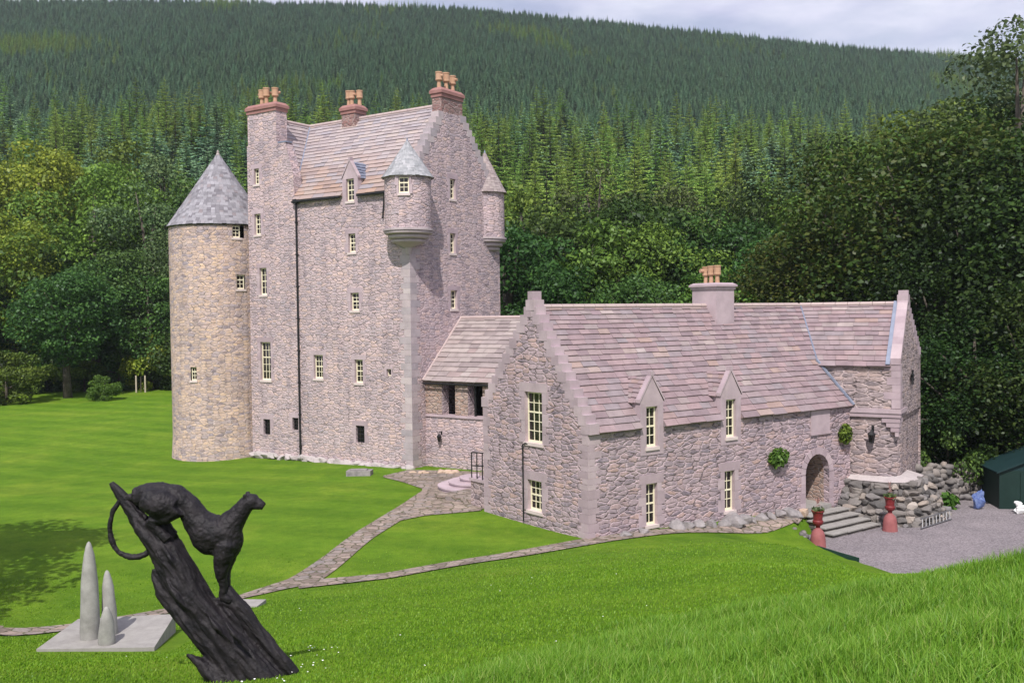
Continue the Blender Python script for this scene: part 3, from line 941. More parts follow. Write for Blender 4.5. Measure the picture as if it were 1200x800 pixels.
def cone_slates(mb, c, r_a, r_b, z_a, z_b, course=0.22, wid=0.3, a0=0, a1=2 * math.pi, flare=0.0):
    H = z_b - z_a
    L = math.hypot(r_a - r_b, H)
    nc = int(L / course)
    pr = lambda t: (r_a + (r_b - r_a) * t + flare * (1 - t) ** 3, z_a + H * t)
    for k in range(nc):
        t0, t1 = k / nc, (k + 1) / nc
        (R0, Z0), (R1, Z1) = pr(t0), pr(t1)
        m = max(6, int((a1 - a0) * R0 / wid))
        off = rng.random()
        for q in range(m):
            b0 = a0 + (a1 - a0) * (q + off) / m
            b1 = a0 + (a1 - a0) * (q + off + 1) / m - 0.008 / max(R0, .1)
            lift = rng.uniform(0.02, 0.034); th = 0.022
            dz = rng.uniform(-0.02, 0.01)
            def pt(a, r_, z): return Vector((c[0] + r_ * math.cos(a), c[1] + r_ * math.sin(a), c[2] + z))
            A, B = pt(b0, R0 + lift + .01, Z0 - .03 + dz), pt(b1, R0 + lift + .01, Z0 - .03 + dz)
            C, D = pt(b1, R1 + .005, Z1 + .01), pt(b0, R1 + .005, Z1 + .01)
            A2, B2 = pt(b0, R0 + lift + .01 - th, Z0 - .04 + dz), pt(b1, R0 + lift + .01 - th, Z0 - .04 + dz)
            i = len(mb.v)
            mb.v += [A, B, C, D, A2, B2]
            for f in ([0, 1, 2, 3], [4, 5, 1, 0]):
                mb.f.append([i + j for j in f]); mb.m.append(0); mb.uv.append(None)
    prof = [(pr(0)[0] - 0.25, z_a + .02)] + [(pr(t)[0] - 0.004, pr(t)[1]) for t in np.linspace(0, 1, 8)]
    mb.lathe([(p[0], p[1]) for p in prof], c, 28)


def crow_steps(mb, O, e, n, x_lo, z_lo, x_hi, z_hi, steps, th=0.42, cap_ex=0.016):
    """stepped skew stones from (x_lo,z_lo) up to (x_hi,z_hi) along the gable, thickness th into the wall"""
    O, e, n = Vector(O), Vector(e), Vector(n)
    sgn = 1 if x_hi > x_lo else -1
    for k in range(steps):
        xa = x_lo + (x_hi - x_lo) * k / steps
        xb = x_lo + (x_hi - x_lo) * (k + 1) / steps
        z0 = z_lo + (z_hi - z_lo) * k / steps
        z1 = z_lo + (z_hi - z_lo) * (k + 1) / steps
        a, b = sorted((xa - sgn * 0.03, xb + sgn * 0.12 + sgn * rng.uniform(0, .16)))
        poly = rect(a, b, z0 - 0.10, z1 - 0.012)
        ex = cap_ex + rng.uniform(-0.008, 0.008)
        mb.prism(poly, O, e, ZV, n, -th - rng.uniform(0, .02), ex)


def quoins(mb, x, y, z0, z1, dx, dy, long_=0.62, short=0.32, h=(0.28, 0.42), pr=0.014, M=None):
    """corner stones at (x,y): run along dx (sign or 0) and dy, alternating"""
    z = z0
    k = 0
    while z < z1 - 0.05:
        hh = min(rng.uniform(*h), z1 - z)
        if z1 - z - hh < 0.15: hh = z1 - z
        a, b = (long_, short) if k % 2 else (short, long_)
        a *= rng.uniform(.85, 1.15); b *= rng.uniform(.85, 1.15)
        x0, x1 = sorted((x - dx * pr, x + dx * a)); y0, y1 = sorted((y - dy * pr, y + dy * b))
        mb.box(x0, x1, y0, y1, z + .005, z + hh - .005)
        z += hh
        k += 1


POT_PROFILE = [(0.02, 0), (0.13, 0), (0.12, 0.10), (0.105, 0.42), (0.13, 0.46), (0.195, 0.50), (0.20, 0.56), (0.185, 0.60), (0.185, 0.92), (0.205, 0.95), (0.205, 1.02), (0.16, 1.02), (0.15, 0.9), (0.15, 0.6)]


def chimney(parent, x0, x1, y0, y1, z0, z1, body, cap, pots, pot_h=.88, cap_h=0.36, tilt=None):
    c = MB()
    c.box(x0, x1, y0, y1, z0, z1)
    ch = c.build('chimney', body, parent)
    k = MB()
    k.box(x0 - .05, x1 + .05, y0 - .05, y1 + .05, z1 - .02, z1 + cap_h * .35)
    k.box(x0 - .11, x1 + .11, y0 - .11, y1 + .11, z1 + cap_h * .35, z1 + cap_h * .68)
    i = len(k.v)
    a, b, zz, zt = .10, .04, z1 + cap_h * .68, z1 + cap_h
    lo = [Vector((x, y, zz)) for x, y in ((x0 - a, y0 - a), (x1 + a, y0 - a), (x1 + a, y1 + a), (x0 - a, y1 + a))]
    hi = [Vector((x, y, zt)) for x, y in ((x0 + b, y0 + b), (x1 - b, y0 + b), (x1 - b, y1 - b), (x0 + b, y1 - b))]
    k.face(hi)
    for q in range(4):
        k.face([lo[q], lo[(q + 1) % 4], hi[(q + 1) % 4], hi[q]])
    k.build('cap', cap, ch)
    for j, (px, py) in enumerate(pots):
        p = MB()
        s = pot_h * rng.uniform(0.95, 1.06)
        p.lathe([(r_ * pot_h * 1.12, z * s) for r_, z in POT_PROFILE], (px, py, zt - .02), 16)
        # side cowl arm giving the H-shaped head
        an = rng.uniform(0, math.pi)
        d = Vector((math.cos(an), math.sin(an), 0)) * 0.3
        pc = Vector((px, py, zt + .74 * s))
        p.tube([pc, pc + d], 0.085, 8)
        p.build('chimney_pot', MT['clay'], ch, smooth=False)
    return ch


def lantern(name, loc, rz, s=1.0):
    t = empty(name, loc, rz)                       # faces -Y, fixed to a wall at y = 0
    b = MB()
    b.tube([(0, 0, 0.25 * s), (0, -0.22 * s, 0.33 * s), (0, -0.25 * s, 0.22 * s)], 0.015, 6)
    b.box(-.05 * s, .05 * s, -.02, .01, .12 * s, .34 * s)
    b.build('bracket', MT['iron'], t)
    c = (0, -0.25 * s, -0.28 * s)
    g = MB()
    g.lathe([(0.07 * s, 0.02 * s), (0.125 * s, 0.30 * s)], c, 6)
    g.build('pane', MT['glass'], t)
    f = MB()
    f.lathe([(0.02, -.03 * s), (0.09 * s, 0), (0.085 * s, .025 * s)], c, 6)
    f.lathe([(0.16 * s, .30 * s), (0.15 * s, .33 * s), (0.06 * s, .43 * s), (0.02 * s, .5 * s), (0.001, .53 * s)], c, 6)
    for k in range(6):
        a = k * math.pi / 3
        f.tube([(c[0] + .075 * s * math.cos(a), c[1] + .075 * s * math.sin(a), c[2] + .01), (c[0] + .132 * s * math.cos(a), c[1] + .132 * s * math.sin(a), c[2] + .31 * s)], 0.012, 4)
    f.build('frame', MT['iron'], t)
    return t


def lump(mb, c, rx, ry, rz, seed, sub=3, amp=0.22, rot=0.0, mi=0, flat=0.0):
    """weathered stone: a noisy rounded block"""
    import bmesh
    bm = bmesh.new()
    bmesh.ops.create_cube(bm, size=1.0)
    bmesh.ops.subdivide_edges(bm, edges=bm.edges[:], cuts=sub, use_grid_fill=True)
    i = len(mb.v)
    ca, sa = math.cos(rot), math.sin(rot)
    idx = {}
    pr_ = random.Random(int(seed * 977) + 3)
    planes = []
    for _k in range(9):
        pn = Vector((pr_.uniform(-1, 1), pr_.uniform(-1, 1), pr_.uniform(-1, 1)))
        if pn.length > .1: planes.append((pn.normalized(), pr_.uniform(.27, .46)))
    for q, v in enumerate(bm.verts):
        p = v.co.copy()
        d = p.normalized()
        p = d * 0.5 * (0.5 + 0.5 * (p.length / 0.5)) if p.length > 0 else p
        nn = noise.noise(d * 1.3 + Vector((seed * 3.1, seed * 1.7, seed))) * amp + noise.noise(d * 3.1 + Vector((seed, seed * 2.3, 0))) * amp * .4
        p = p * (1 + nn)
        for pn, pd in planes:
            k_ = p.dot(pn) - pd
            if k_ > 0: p = p - pn * k_ * .9
        p = Vector((p.x * rx * 2, p.y * ry * 2, p.z * rz * 2))
        mb.v.append(Vector((c[0] + p.x * ca - p.y * sa, c[1] + p.x * sa + p.y * ca, c[2] + p.z)))
        idx[v] = i + q
    for f in bm.faces:
        mb.f.append([idx[v] for v in f.verts]); mb.m.append(mi); mb.uv.append(None)
    bm.free()


# ------------------------------------------------------------------ the tower house
XA, YA = Vector((1, 0, 0)), Vector((0, 1, 0))
TH_ANG = R(-34)
tower = empty('tower_house', (-5.22, 50.75, 0), TH_ANG)
tag(tower, 'tall four storey stone tower house with crow stepped gable, corner turrets and three chimneys', 'tower house')
TL, TW = -12.2, 8.15
EV = 14.65
RY, RZ_ = 3.75, 19.42
RX = -10.85
wins = [(-11.64, -11.20, 15.63, 16.55, 2, (2, 2), 0), (-11.68, -11.14, 12.72, 13.94, 2, (2, 2), 0), (-11.33, -10.73, 9.23, 10.80, 2, (2, 2), 0),
        (-11.38, -10.51, 4.29, 6.51, 3, (3, 2), 0), (-11.25, -10.67, 1.13, 2.03, 2, (2,), 1), (-8.85, -8.35, 1.53, 2.23, 2, (2,), 1),
        (-7.06, -6.34, 4.49, 5.82, 3, (2, 2), 0), (-3.98, -3.38, 4.34, 5.61, 2, (2, 2), 0), (-4.29, -3.76, 11.37, 12.39, 2, (2, 2), 0),
        (-4.20, -3.58, 8.24, 9.21, 2, (2, 2), 0), (-1.71, -1.38, 4.76, 5.15, 1, (1,), 2), (-3.97, -3.33, 1.12, 2.05, 2, (2,), 1)]
gwins = [(3.46, 3.97, 14.26, 15.37), (3.40, 3.91, 11.31, 12.41), (3.40, 3.99, 8.27, 9.30)]
DX0, DX1, DZ0, DZ1 = -4.37, -3.80, 14.12, 15.33
w = MB()
outline = [(TL, -1.2), (0, -1.2), (0, EV), (DX1, EV), (DX1, DZ0), (DX0, DZ0), (DX0, EV), (-8.40, EV), (-8.40, 15.9), (-9.05, 17.9), (TL, 17.9)]
wall(w, (0, 0, 0), XA, -YA, outline, [rect(*q[:4]) for q in wins])
GO = [(0, -1.2), (TW, -1.2), (TW, EV), (4.75, 18.9), (2.8, 18.9), (0, EV)]
wall(w, (0, 0, 0), YA, XA, GO, [rect(*q) for q in gwins])
w.face([(0, TW, -1.2), (TL, TW, -1.2), (TL, TW, EV), (0, TW, EV)])
w.face([(TL, TW, -1.2), (TL, 0, -1.2), (TL, 0, 17.9), (TL, 2.5, 17.9), (TL, TW, EV)])
# back of the jamb's parapet
w.prism([(-8.40, EV - .3), (-8.40, 15.9), (-9.05, 17.9), (-9.9, 17.9), (-9.9, EV - .3)][::-1], (0, 0, 0), XA, ZV, -YA, -0.62, -0.004)
w.build('wall', MT['tower'], tower)
# openings between floors: dark lofts behind the roof are closed by the roof slabs
q = MB()
quoins(q, 0, 0, 0.1, 11.7, -1, 1, 0.72, 0.48, pr=.006)
q.build('quoins', MT['quoin'], tower)
# projecting boulder footing
ft = MB()
for k in range(26):
    x = -12.0 + k * 0.475 + rng.uniform(-.1, .1)
    lump(ft, (x, -0.05, rng.uniform(-.15, 0.0)), rng.uniform(.3, .45), .22, rng.uniform(.16, .26), k + 40, rot=rng.uniform(-.1, .1))
ft.build('footing', MT['mortar'], tower)
for (x0, x1, z0, z1, c, r_, kind) in wins:
    window(tower, (0, 0, 0), XA, -YA, x0, x1, z0, z1, c, r_, sw=0.22 if z1 - z0 > .6 else .1, barred=(kind == 1), sill=kind == 0, frame_mat=MT['iron'] if kind == 1 else None)
for (y0, y1, z0, z1) in gwins:
    window(tower, (0, 0, 0), YA, XA, y0, y1, z0, z1, 2, (2, 2), sw=0.2)

# main roof
sl = Vector((0, RY, RZ_ - EV)).normalized()
L = math.hypot(RY, RZ_ - EV)
rf = MB()
ov = 0.22
slates(rf, (0, 0, EV), XA, sl, [(-8.35, -ov), (-0.60, -ov), (-0.60, L), (RX, L), (-8.35, 0)], course=0.30, wid=(0.45, 0.95), gaps=[(DX0 - .28, DX1 + .28)], gap_top=.9)
sb = Vector((0, RY - TW, RZ_ - EV)).normalized()
Lb = math.hypot(TW - RY, RZ_ - EV)
slates(rf, (0, TW, EV), -XA, sb, [(0.6, -.15), (-TL, -.15), (-TL, Lb), (0.6, Lb)], course=0.30, wid=(0.5, 1.0))
# jamb roof: east slope down to the valley, west slope
jx = -8.40
je = Vector((RX - jx, 0, RZ_ - EV)).normalized()
Lj = math.hypot(RX - jx, RZ_ - EV)
slates(rf, (jx, 0, EV), YA, je, [(0.02, 0), (RY, Lj), (0.55, Lj), (0.55, 0.02)], course=0.30, wid=(0.4, 0.8))
jw = Vector((RX - TL, 0, RZ_ - 16.9)).normalized()
Lw = math.hypot(RX - TL, RZ_ - 16.9)
slates(rf, (TL, 0, 16.9), -YA, jw, [(-RY - 2.2, 0), (-.55, 0), (-.55, Lw), (-RY, Lw)], course=0.30, wid=(0.4, 0.8))
rf.build('roof', MT['slate_t'], tower)
rd = MB()
rd.tube([(RX, 0.3, RZ_ + .03), (RX, RY, RZ_ + .03)], 0.11, 8)
x = RX
while x < -1.0:
    x2 = min(x + 0.6, -0.5)
    rd.tube([(x + .01, RY, RZ_ + .03), (x2 - .01, RY, RZ_ + .03)], 0.115, 8)
    x = x2
rd.build('ridge', MT['ridge'], tower)
vl = MB()
vl.tube([(RX + .05, RY - .03, RZ_ + .02), (jx, 0.02, EV + .06)], 0.05, 6)
vl.box(-9.6, -8.95, -.02, .5, 17.82, 17.9)
vl.build('flashing', MT['lead'], tower)
cs = MB()
crow_steps(cs, (0, 0, 0), YA, XA, TW + .02, EV - .05, 4.72, 18.95, 13, th=.6)
cs.build('crow_steps', MT['quoin'], tower)
cs = MB()
crow_steps(cs, (0, 0, 0), YA, XA, -.02, EV + .2, 2.82, 18.9, 12, th=.5)
cs.build('crow_steps', MT['quoin'], tower)
chimney(tower, -12.12, -9.75, 0.02, .85, 17.7, 19.72, MT['tower'], MT['redcap'], [(-11.35, .45), (-10.8, .3), (-10.3, .5)], pot_h=.88, cap_h=.5)
chimney(tower, -7.8, -6.72, RY - .42, RY + .42, 18.2, 19.75, MT['redbody'], MT['redcap'], [(-7.6, RY), (-7.25, RY - .12), (-6.85, RY + .1)], pot_h=.88, cap_h=.5)
chimney(tower, -.66, -.02, 2.85, 4.72, 18.55, 19.72, MT['redbody'], MT['redcap'], [(-.36, 3.1), (-.3, 3.65), (-.36, 4.3)], pot_h=.88, cap_h=.5)


def dormer(parent, x0, x1, z0, z1, apex, mar, shoulder, eave_z, slope, slmat, yb0=-0.02):
    """wall-head dormer: stone front with gablet > window, roof"""
    xm = (x0 + x1) / 2
    d = MB()
    O = (0, yb0, 0)
    outl = [(x0 - mar, z0 - .28), (x1 + mar, z0 - .28), (x1 + mar, shoulder), (xm, apex), (x0 - mar, shoulder)]
    wall(d, O, XA, -YA, outl, [rect(x0, x1, z0, z1)], reveal=.26)
    # cheeks running back into the roof
    yb = (shoulder - eave_z) / slope + .05
    yr = (apex - .1 - eave_z) / slope + .1
    for sx, x in ((-1, x0 - mar), (1, x1 + mar)):
        P = [(x, yb0, z0 - .28), (x, yb0, shoulder), (x, yb, shoulder), (x, .02, eave_z - .3), (x, .02, z0 - .28)]
        d.face(P if sx > 0 else P[::-1])
    # skew coping on the gablet
    for sx in (-1, 1):
        xe = x0 - mar if sx < 0 else x1 + mar
        v = Vector((xm - xe, 0, apex - shoulder)).normalized()
        nn = Vector((-v.z * sx * -1, 0, abs(v.x)))
        A = Vector((xe, 0, shoulder)); B = Vector((xm, 0, apex))
        t = Vector((sx * .0, 0, .07))
        d.face([A + Vector((sx * .05, yb0 - .03, -.02)), B + Vector((0, yb0 - .03, .0)), B + Vector((0, yb0 - .03, .12)), A + Vector((sx * .05, yb0 - .03, .10))])
        d.face([A + Vector((sx * .05, yb0 - .03, .10)), B + Vector((0, yb0 - .03, .12)), B + Vector((0, .18, .12)), A + Vector((sx * .05, .18, .10))])
        d.face([A + Vector((sx * .05, yb0 - .03, -.02)), A + Vector((sx * .05, yb0 - .03, .10)), A + Vector((sx * .05, .18, .10)), A + Vector((sx * .05, .18, -.02))])
    d.box(xm - .07, xm + .07, yb0 - .04, .16, apex + .03, apex + .2)
    dm = d.build('dormer', MT['dressed'], parent)
    r_ = MB()
    for sx in (-1, 1):
        xe = x0 - mar - .06 if sx < 0 else x1 + mar + .06
        v = Vector((xm - xe, 0, apex - .05 - (shoulder - .02)))
        ll = v.length
        e = -YA if sx < 0 else YA
        s0, s1 = (.16, yb) if sx > 0 else (-yb, -.16)
        t0, t1 = (.16, yr) if sx > 0 else (-yr, -.16)
        slates(r_, (xe, 0, shoulder - .02), e, v.normalized(), [(s0, 0), (s1, 0), (t1, ll), (t0, ll)], course=.2, wid=(.3, .5), under=True)
    r_.build('roof', slmat, dm)
    wn_ = window(dm, O, XA, -YA, x0, x1, z0, z1, 2, (2, 2), sw=.12, surround=False, rec=.12)
    for ch in list(wn_.children):        # keep three levels at most: panes and sill of a dormer window become its direct parts
        ch.parent = dm
    return dm


dormer(tower, DX0, DX1, DZ0, DZ1, 16.3, .28, 15.35, EV, (RZ_ - EV) / RY, MT['lead'])


def turret(parent, cx, cy, r_, z_c0, z_c1, z_e, apex, win_ang=None, slmat=None, name='turret'):
    t = MB()
    seg = 36
    if win_ang is None:
        t.lathe([(r_, z_c1), (r_, z_e)], (cx, cy, 0), seg)
    else:
        hw = 0.27 / r_
        wz0, wz1 = z_e - 0.95, z_e - 0.12
        angs = sorted(set([win_ang - hw, win_ang + hw] + [win_ang + hw + (2 * math.pi - 2 * hw) * k / 30 for k in range(1, 30)]))
        angs.append(angs[0] + 2 * math.pi)
        for a, b in zip(angs[:-1], angs[1:]):
            hole = abs((a + b) / 2 - win_ang) < hw * .9 or abs((a + b) / 2 - win_ang - 2 * math.pi) < hw * .9
            for z0, z1 in ((z_c1, wz0), (wz0, wz1), (wz1, z_e)):
                if hole and z0 == wz0: continue
                P = [Vector((cx + r_ * math.cos(q), cy + r_ * math.sin(q), z)) for q, z in ((a, z0), (b, z0), (b, z1), (a, z1))]
                t.face(P, 0, [(a * r_, z0), (b * r_, z0), (b * r_, z1), (a * r_, z1)])
    tm = t.build(name, MT['tower'], parent)
    c = MB()
    H = z_c1 - z_c0
    pr = [(0.10, z_c0 - .55), (0.22, z_c0 - .2), (r_ * .55, z_c0)]
    for k in range(3):
        a = r_ * (.68 + .16 * k)
        pr += [(a - .02, z_c0 + H * (k + .15) / 3), (a + .05, z_c0 + H * (k + .35) / 3), (a + .06, z_c0 + H * (k + .8) / 3), (a, z_c0 + H * (k + .98) / 3)]
    pr += [(r_ + .11, z_c1 - .02), (r_ + .11, z_c1 + .09), (r_, z_c1 + .11)]
    c.lathe(pr, (cx, cy, 0), seg)
    c.build('corbel', MT['quoin'], tm)
    rr = MB()
    cone_slates(rr, (cx, cy, 0), r_ + .09, 0.03, z_e, apex, course=.15, wid=.2, flare=.04)
    rr.build('roof', slmat or MT['slate_g'], tm)
    fi = MB()
    fi.lathe([(.07, apex - .1), (.05, apex + .02), (.03, apex + .06), (.04, apex + .1), (.001, apex + .16)], (cx, cy, 0), 8)
    fi.build('finial', MT['lead'], tm)
    if win_ang is not None:
        n = Vector((math.cos(win_ang), math.sin(win_ang), 0)); e = Vector((-math.sin(win_ang), math.cos(win_ang), 0))
        O = Vector((cx, cy, 0)) + n * (r_ * math.cos(hw) + .015)
        wn_ = window(tm, O, e, n, -.27, .27, wz0, wz1, 2, (2, 1), sw=.14, rec=.06, sill=True)
        for ch in list(wn_.children):
            ch.parent = tm
    return tm


turret(tower, -.08, 0.02, 1.2, 11.65, 12.3, 15.05, 16.95, win_ang=R(-90 + 30))
turret(tower, -.55, 7.55, 1.1, 11.6, 12.3, 15.0, 17.35, slmat=MT['slate_l'])
dp = MB()
dp.tube([(-8.14, -.1, -.1), (-8.14, -.1, 14.3)], .055, 8)
for z in np.arange(.6, 14.2, 1.8):
    dp.tube([(-8.14, -.1, z), (-8.14, -.1, z + .09)], .078, 8)
    dp.box(-8.2, -8.08, -.05, .01, z + .02, z + .07)
dp.box(-8.28, -8.0, -.24, -.01, 14.28, 14.52)
dp.build('downpipe', MT['iron'], tower)
gt = MB()
for a, b in ((-8.36, DX0 - .36), (DX1 + .36, -1.42)):
    gt.tube([(a, -.2, EV - .27), (b, -.2, EV - .27)], .065, 8)
gt.tube([(-1.5, -.2, EV - .27), (-1.62, -.1, EV - .7), (-1.75, -.08, EV - 1.6)], .04, 6)
gt.build('gutter', MT['iron'], tower)

# ------------------------------------------------------------------ round tower
tm_loc = Matrix.Translation(tower.location) @ Matrix.Rotation(TH_ANG, 4, 'Z')
rc = Vector((-17.75, 60.0, 0))
RTR = 2.95
rtw = empty('round_tower', (rc.x, rc.y, 0), 0)
tag(rtw, 'round tower of buff and grey rubble under a conical grey slate roof', 'tower')
RE = 13.45
rwins = [(262, 13.0, .42, .72, 0), (284, 0, 0, 0, 0)]
m = MB()


def ang_px(px):
    """bearing on the drum for a feature seen in photo column px"""
    th = math.atan((px - 600) / 1150)
    dirv = Vector((math.sin(th), math.cos(th), 0))
    oc = -rc.to_2d()
    b = dirv.x * oc.x + dirv.y * oc.y
    c_ = oc.length_squared - RTR ** 2
    disc = b * b - c_
    t = -b - math.sqrt(max(disc, 0))
    h = Vector((dirv.x * t, dirv.y * t)) - rc.to_2d()
    return math.atan2(h.y, h.x), t * dirv.y


wl_ = []
for px, py0, py1, ww in ((279.5, 264.5, 279, .5), (283.5, 322, 339, .52), (226, 430, 446, .4)):
    a, Y = ang_px(px)
    hz = 8 - (py1 - (374.2 - .012 * px)) / 1150 * Y
    ht = 8 - (py0 - (374.2 - .012 * px)) / 1150 * Y
    wl_.append((a, ww / RTR / 2, hz, min(ht, RE - .08)))
angs = set(np.linspace(-math.pi, math.pi, 73)[:-1].tolist())
for a, hw, z0, z1 in wl_:
    angs = {q for q in angs if abs(q - a) > hw + .01} | {a - hw, a + hw}
angs = sorted(angs); angs.append(angs[0] + 2 * math.pi)
zs = sorted({-1.5, RE} | {z for q in wl_ for z in q[2:]} | set(np.arange(-.3, 13, 1.2).tolist()))
for a, b in zip(angs[:-1], angs[1:]):
    for z0, z1 in zip(zs[:-1], zs[1:]):
        am, zm = (a + b) / 2, (z0 + z1) / 2
        if any(abs(am - q[0]) < q[1] * .9 and q[2] < zm < q[3] for q in wl_):
            continue
        bat = lambda z: RTR + max(0, .5 - z) * .09
        P = [Vector((bat(z) * math.cos(q), bat(z) * math.sin(q), z)) for q, z in ((a, z0), (b, z0), (b, z1), (a, z1))]
        m.face(P, 0, [(a * RTR, z0), (b * RTR, z0), (b * RTR, z1), (a * RTR, z1)])
m.build('wall', MT['round'], rtw)
for a, hw, z0, z1 in wl_:
    n = Vector((math.cos(a), math.sin(a), 0)); e = Vector((-math.sin(a), math.cos(a), 0))
    O = n * (RTR * math.cos(hw))
    window(rtw, O, e, n, -hw * RTR, hw * RTR, z0, z1, 2, (2, 1), sw=.1, rec=.1, surround=False)
m = MB()
cone_slates(m, (0, 0, 0), RTR + .06, .1, RE, 17.85, course=.19, wid=.24, flare=.04)
m.build('roof', MT['slate_r'], rtw)
m = MB()
m.lathe([(.16, 17.6), (.12, 17.85), (.07, 17.95), (.08, 18.02), (.001, 18.15)], (0, 0, 0), 10)
m.build('finial', MT['slate_l'], rtw)
m = MB()
gt = m.lathe([(RTR + .06, RE - .1), (RTR + .11, RE - .02), (RTR + .06, RE - .02)], (0, 0, 0), 48)
m.build('gutter', MT['iron'], rtw)

# ------------------------------------------------------------------ link range (loggia)
link = empty('link_range', tower.location, TH_ANG)
tag(link, 'low link building with slate roof and two dark open loggia bays between tower and wing', 'link building')
LV = 1.1
LE, LR, LRY = 4.72, 7.75, 4.3
m = MB()
X1 = 5.6
holes = [rect(1.13, 1.97, 2.74, 4.50), rect(2.80, 3.72, 2.74, 4.50)]
wall(m, (0, LV, 0), XA, -YA, rect(0.0, X1, -1, LE), holes, reveal=.55, mi=0)
m.face([(0, 7.4, -1), (0, 7.4, LE), (X1, 7.4, LE), (X1, 7.4, -1)])
m.build('wall', MT['tower'], link)
m = MB()                                       # warmer jamb stones round the openings, floor and back wall of the loggia
for a, b in ((0.02, 1.11), (1.985, 2.785), (3.735, 4.6)):
    m.prism(rect(a, b, 2.80, 4.6), (0, LV, 0), XA, ZV, -YA, -.54, .018)
m.build('piers', MT['brick'], link)
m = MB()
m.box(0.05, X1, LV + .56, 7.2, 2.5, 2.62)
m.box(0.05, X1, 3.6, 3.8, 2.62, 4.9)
m.build('loggia_interior', MT['dark'], link)  # shade of the loggia painted into floor and back wall
m = MB()
m.box(0.03, 4.6, LV - .06, LV + .5, 2.64, 2.76)
m.build('sill', MT['dressed'], link)
m = MB()
sl = Vector((0, LRY - LV, LR - LE)).normalized()
L = math.hypot(LRY - LV, LR - LE)
slates(m, (0, LV, LE), XA, sl, [(-.02, -.28), (X1, -.28), (X1 + 1.5, L), (-.02, L)], course=.33, wid=(.5, 1.2))
slates(m, (0, 7.4, LE), -XA, Vector((0, LRY - 7.4, LR - LE)).normalized(), [(-X1, -.2), (.02, -.2), (.02, 4.3), (-X1, 4.3)], course=.33, wid=(.5, 1.2))
m.build('roof', MT['slate_l'], link)
m = MB()
m.tube([(0, LRY, LR + .03), (X1 + 1, LRY, LR + .03)], .1, 8)
m.tube([(0.04, LV - .25, LE - .17), (0.04, LRY, LR + .08)], .06, 6)
m.build('ridge', MT['ridge'], link)
m = MB()
m.tube([(0.05, LV - .26, LE - .33), (4.6, LV - .26, LE - .33)], .05, 6)
m.build('gutter', MT['iron'], link)
m = MB()
m.tube([(3.15, LV + .15, 2.62), (3.15, LV + .15, 4.55)], .06, 8)
m.build('post', MT['iron'], link)
lp = tm_loc @ Vector((1.05, LV, 1.62))
tag(lantern('wall_lantern', lp, TH_ANG, .85), 'small lantern on the wall below the loggia sill', 'lantern')

# ------------------------------------------------------------------ low wing
W_ANG = R(36)
wing = empty('low_wing', (2.62, 34.38, 0), W_ANG)
tag(wing, 'long low two storey stone wing with mauve slate roof, two dormers and an arched doorway', 'house wing')
WM = Matrix.Translation(wing.location) @ Matrix.Rotation(W_ANG, 4, 'Z')
WW, WLEN, WE, WR = 6.5, 15.2, 3.92, 8.2
WS = (WR - WE) / (WW / 2)
BA = R(-67)                                    # the end block turns towards the yard
BM = Matrix.Translation((WLEN, 0, 0)) @ Matrix.Rotation(BA, 4, 'Z')
lw = [(2.78, 3.36, .09, 1.65), (7.03, 7.62, .08, 1.68)]
dw = [(2.82, 3.39, 2.99, 4.50), (7.13, 7.70, 2.99, 4.50)]
arch = [(12.08, -1.3), (13.70, -1.3), (13.70, 1.0)] + [(12.89 + .81 * math.cos(a), 1.0 + .81 * math.sin(a)) for a in np.linspace(0, math.pi, 15)[1:-1]] + [(12.08, 1.0)]
m = MB()
ol = [(0, -1.4), (12.08 - .4, -1.4), (WLEN, -1.4), (WLEN, WE)]
for x0, x1, z0, z1 in dw[::-1]:
    ol += [(x1, WE), (x1, z0), (x0, z0), (x0, WE)]
ol += [(0, WE)]
wall(m, (0, 0, 0), XA, -YA, ol, [rect(*q) for q in lw] + [arch], reveal=.28)
gw = [(2.59, 3.67, 3.09, 5.03), (2.67, 3.55, .51, 1.69)]
wall(m, (0, 0, 0), -YA, -XA, [(-WW, -1), (0, -1), (0, WE), (-WW / 2, WR - .02), (-WW, WE + .5)][::1], [rect(-b, -a, c, d) for a, b, c, d in gw])
m.face([(0, WW, -1), (0, WW, WE + .5), (WLEN, WW, WE + .5), (WLEN, WW, -1)])
m.face([(WLEN, 0, -1.4), (WLEN, WW, -1.4), (WLEN, WW, WE), (WLEN, WW / 2, WR), (WLEN, 0, WE)])
m.build('wall', MT['wing'], wing)
m = MB()
quoins(m, 0, 0, -.1, WE - .1, 1, 1, .55, .36, h=(.2, .34), pr=.004)
m.build('quoins', MT['dressed'], wing)
m = MB()
quoins(m, 0, WW, -.1, WE + .4, 1, -1, .5, .3, pr=.006)
m.build('quoins', MT['dressed'], wing)
for x0, x1, z0, z1 in lw:
    window(wing, (0, 0, 0), XA, -YA, x0, x1, z0, z1, 2, (2, 2), sw=.3)
for a, b, c, d in gw:
    window(wing, (0, 0, 0), -YA, -XA, -b, -a, c, d, 3, (3, 2) if d > 3 else (2, 2), sw=.3)
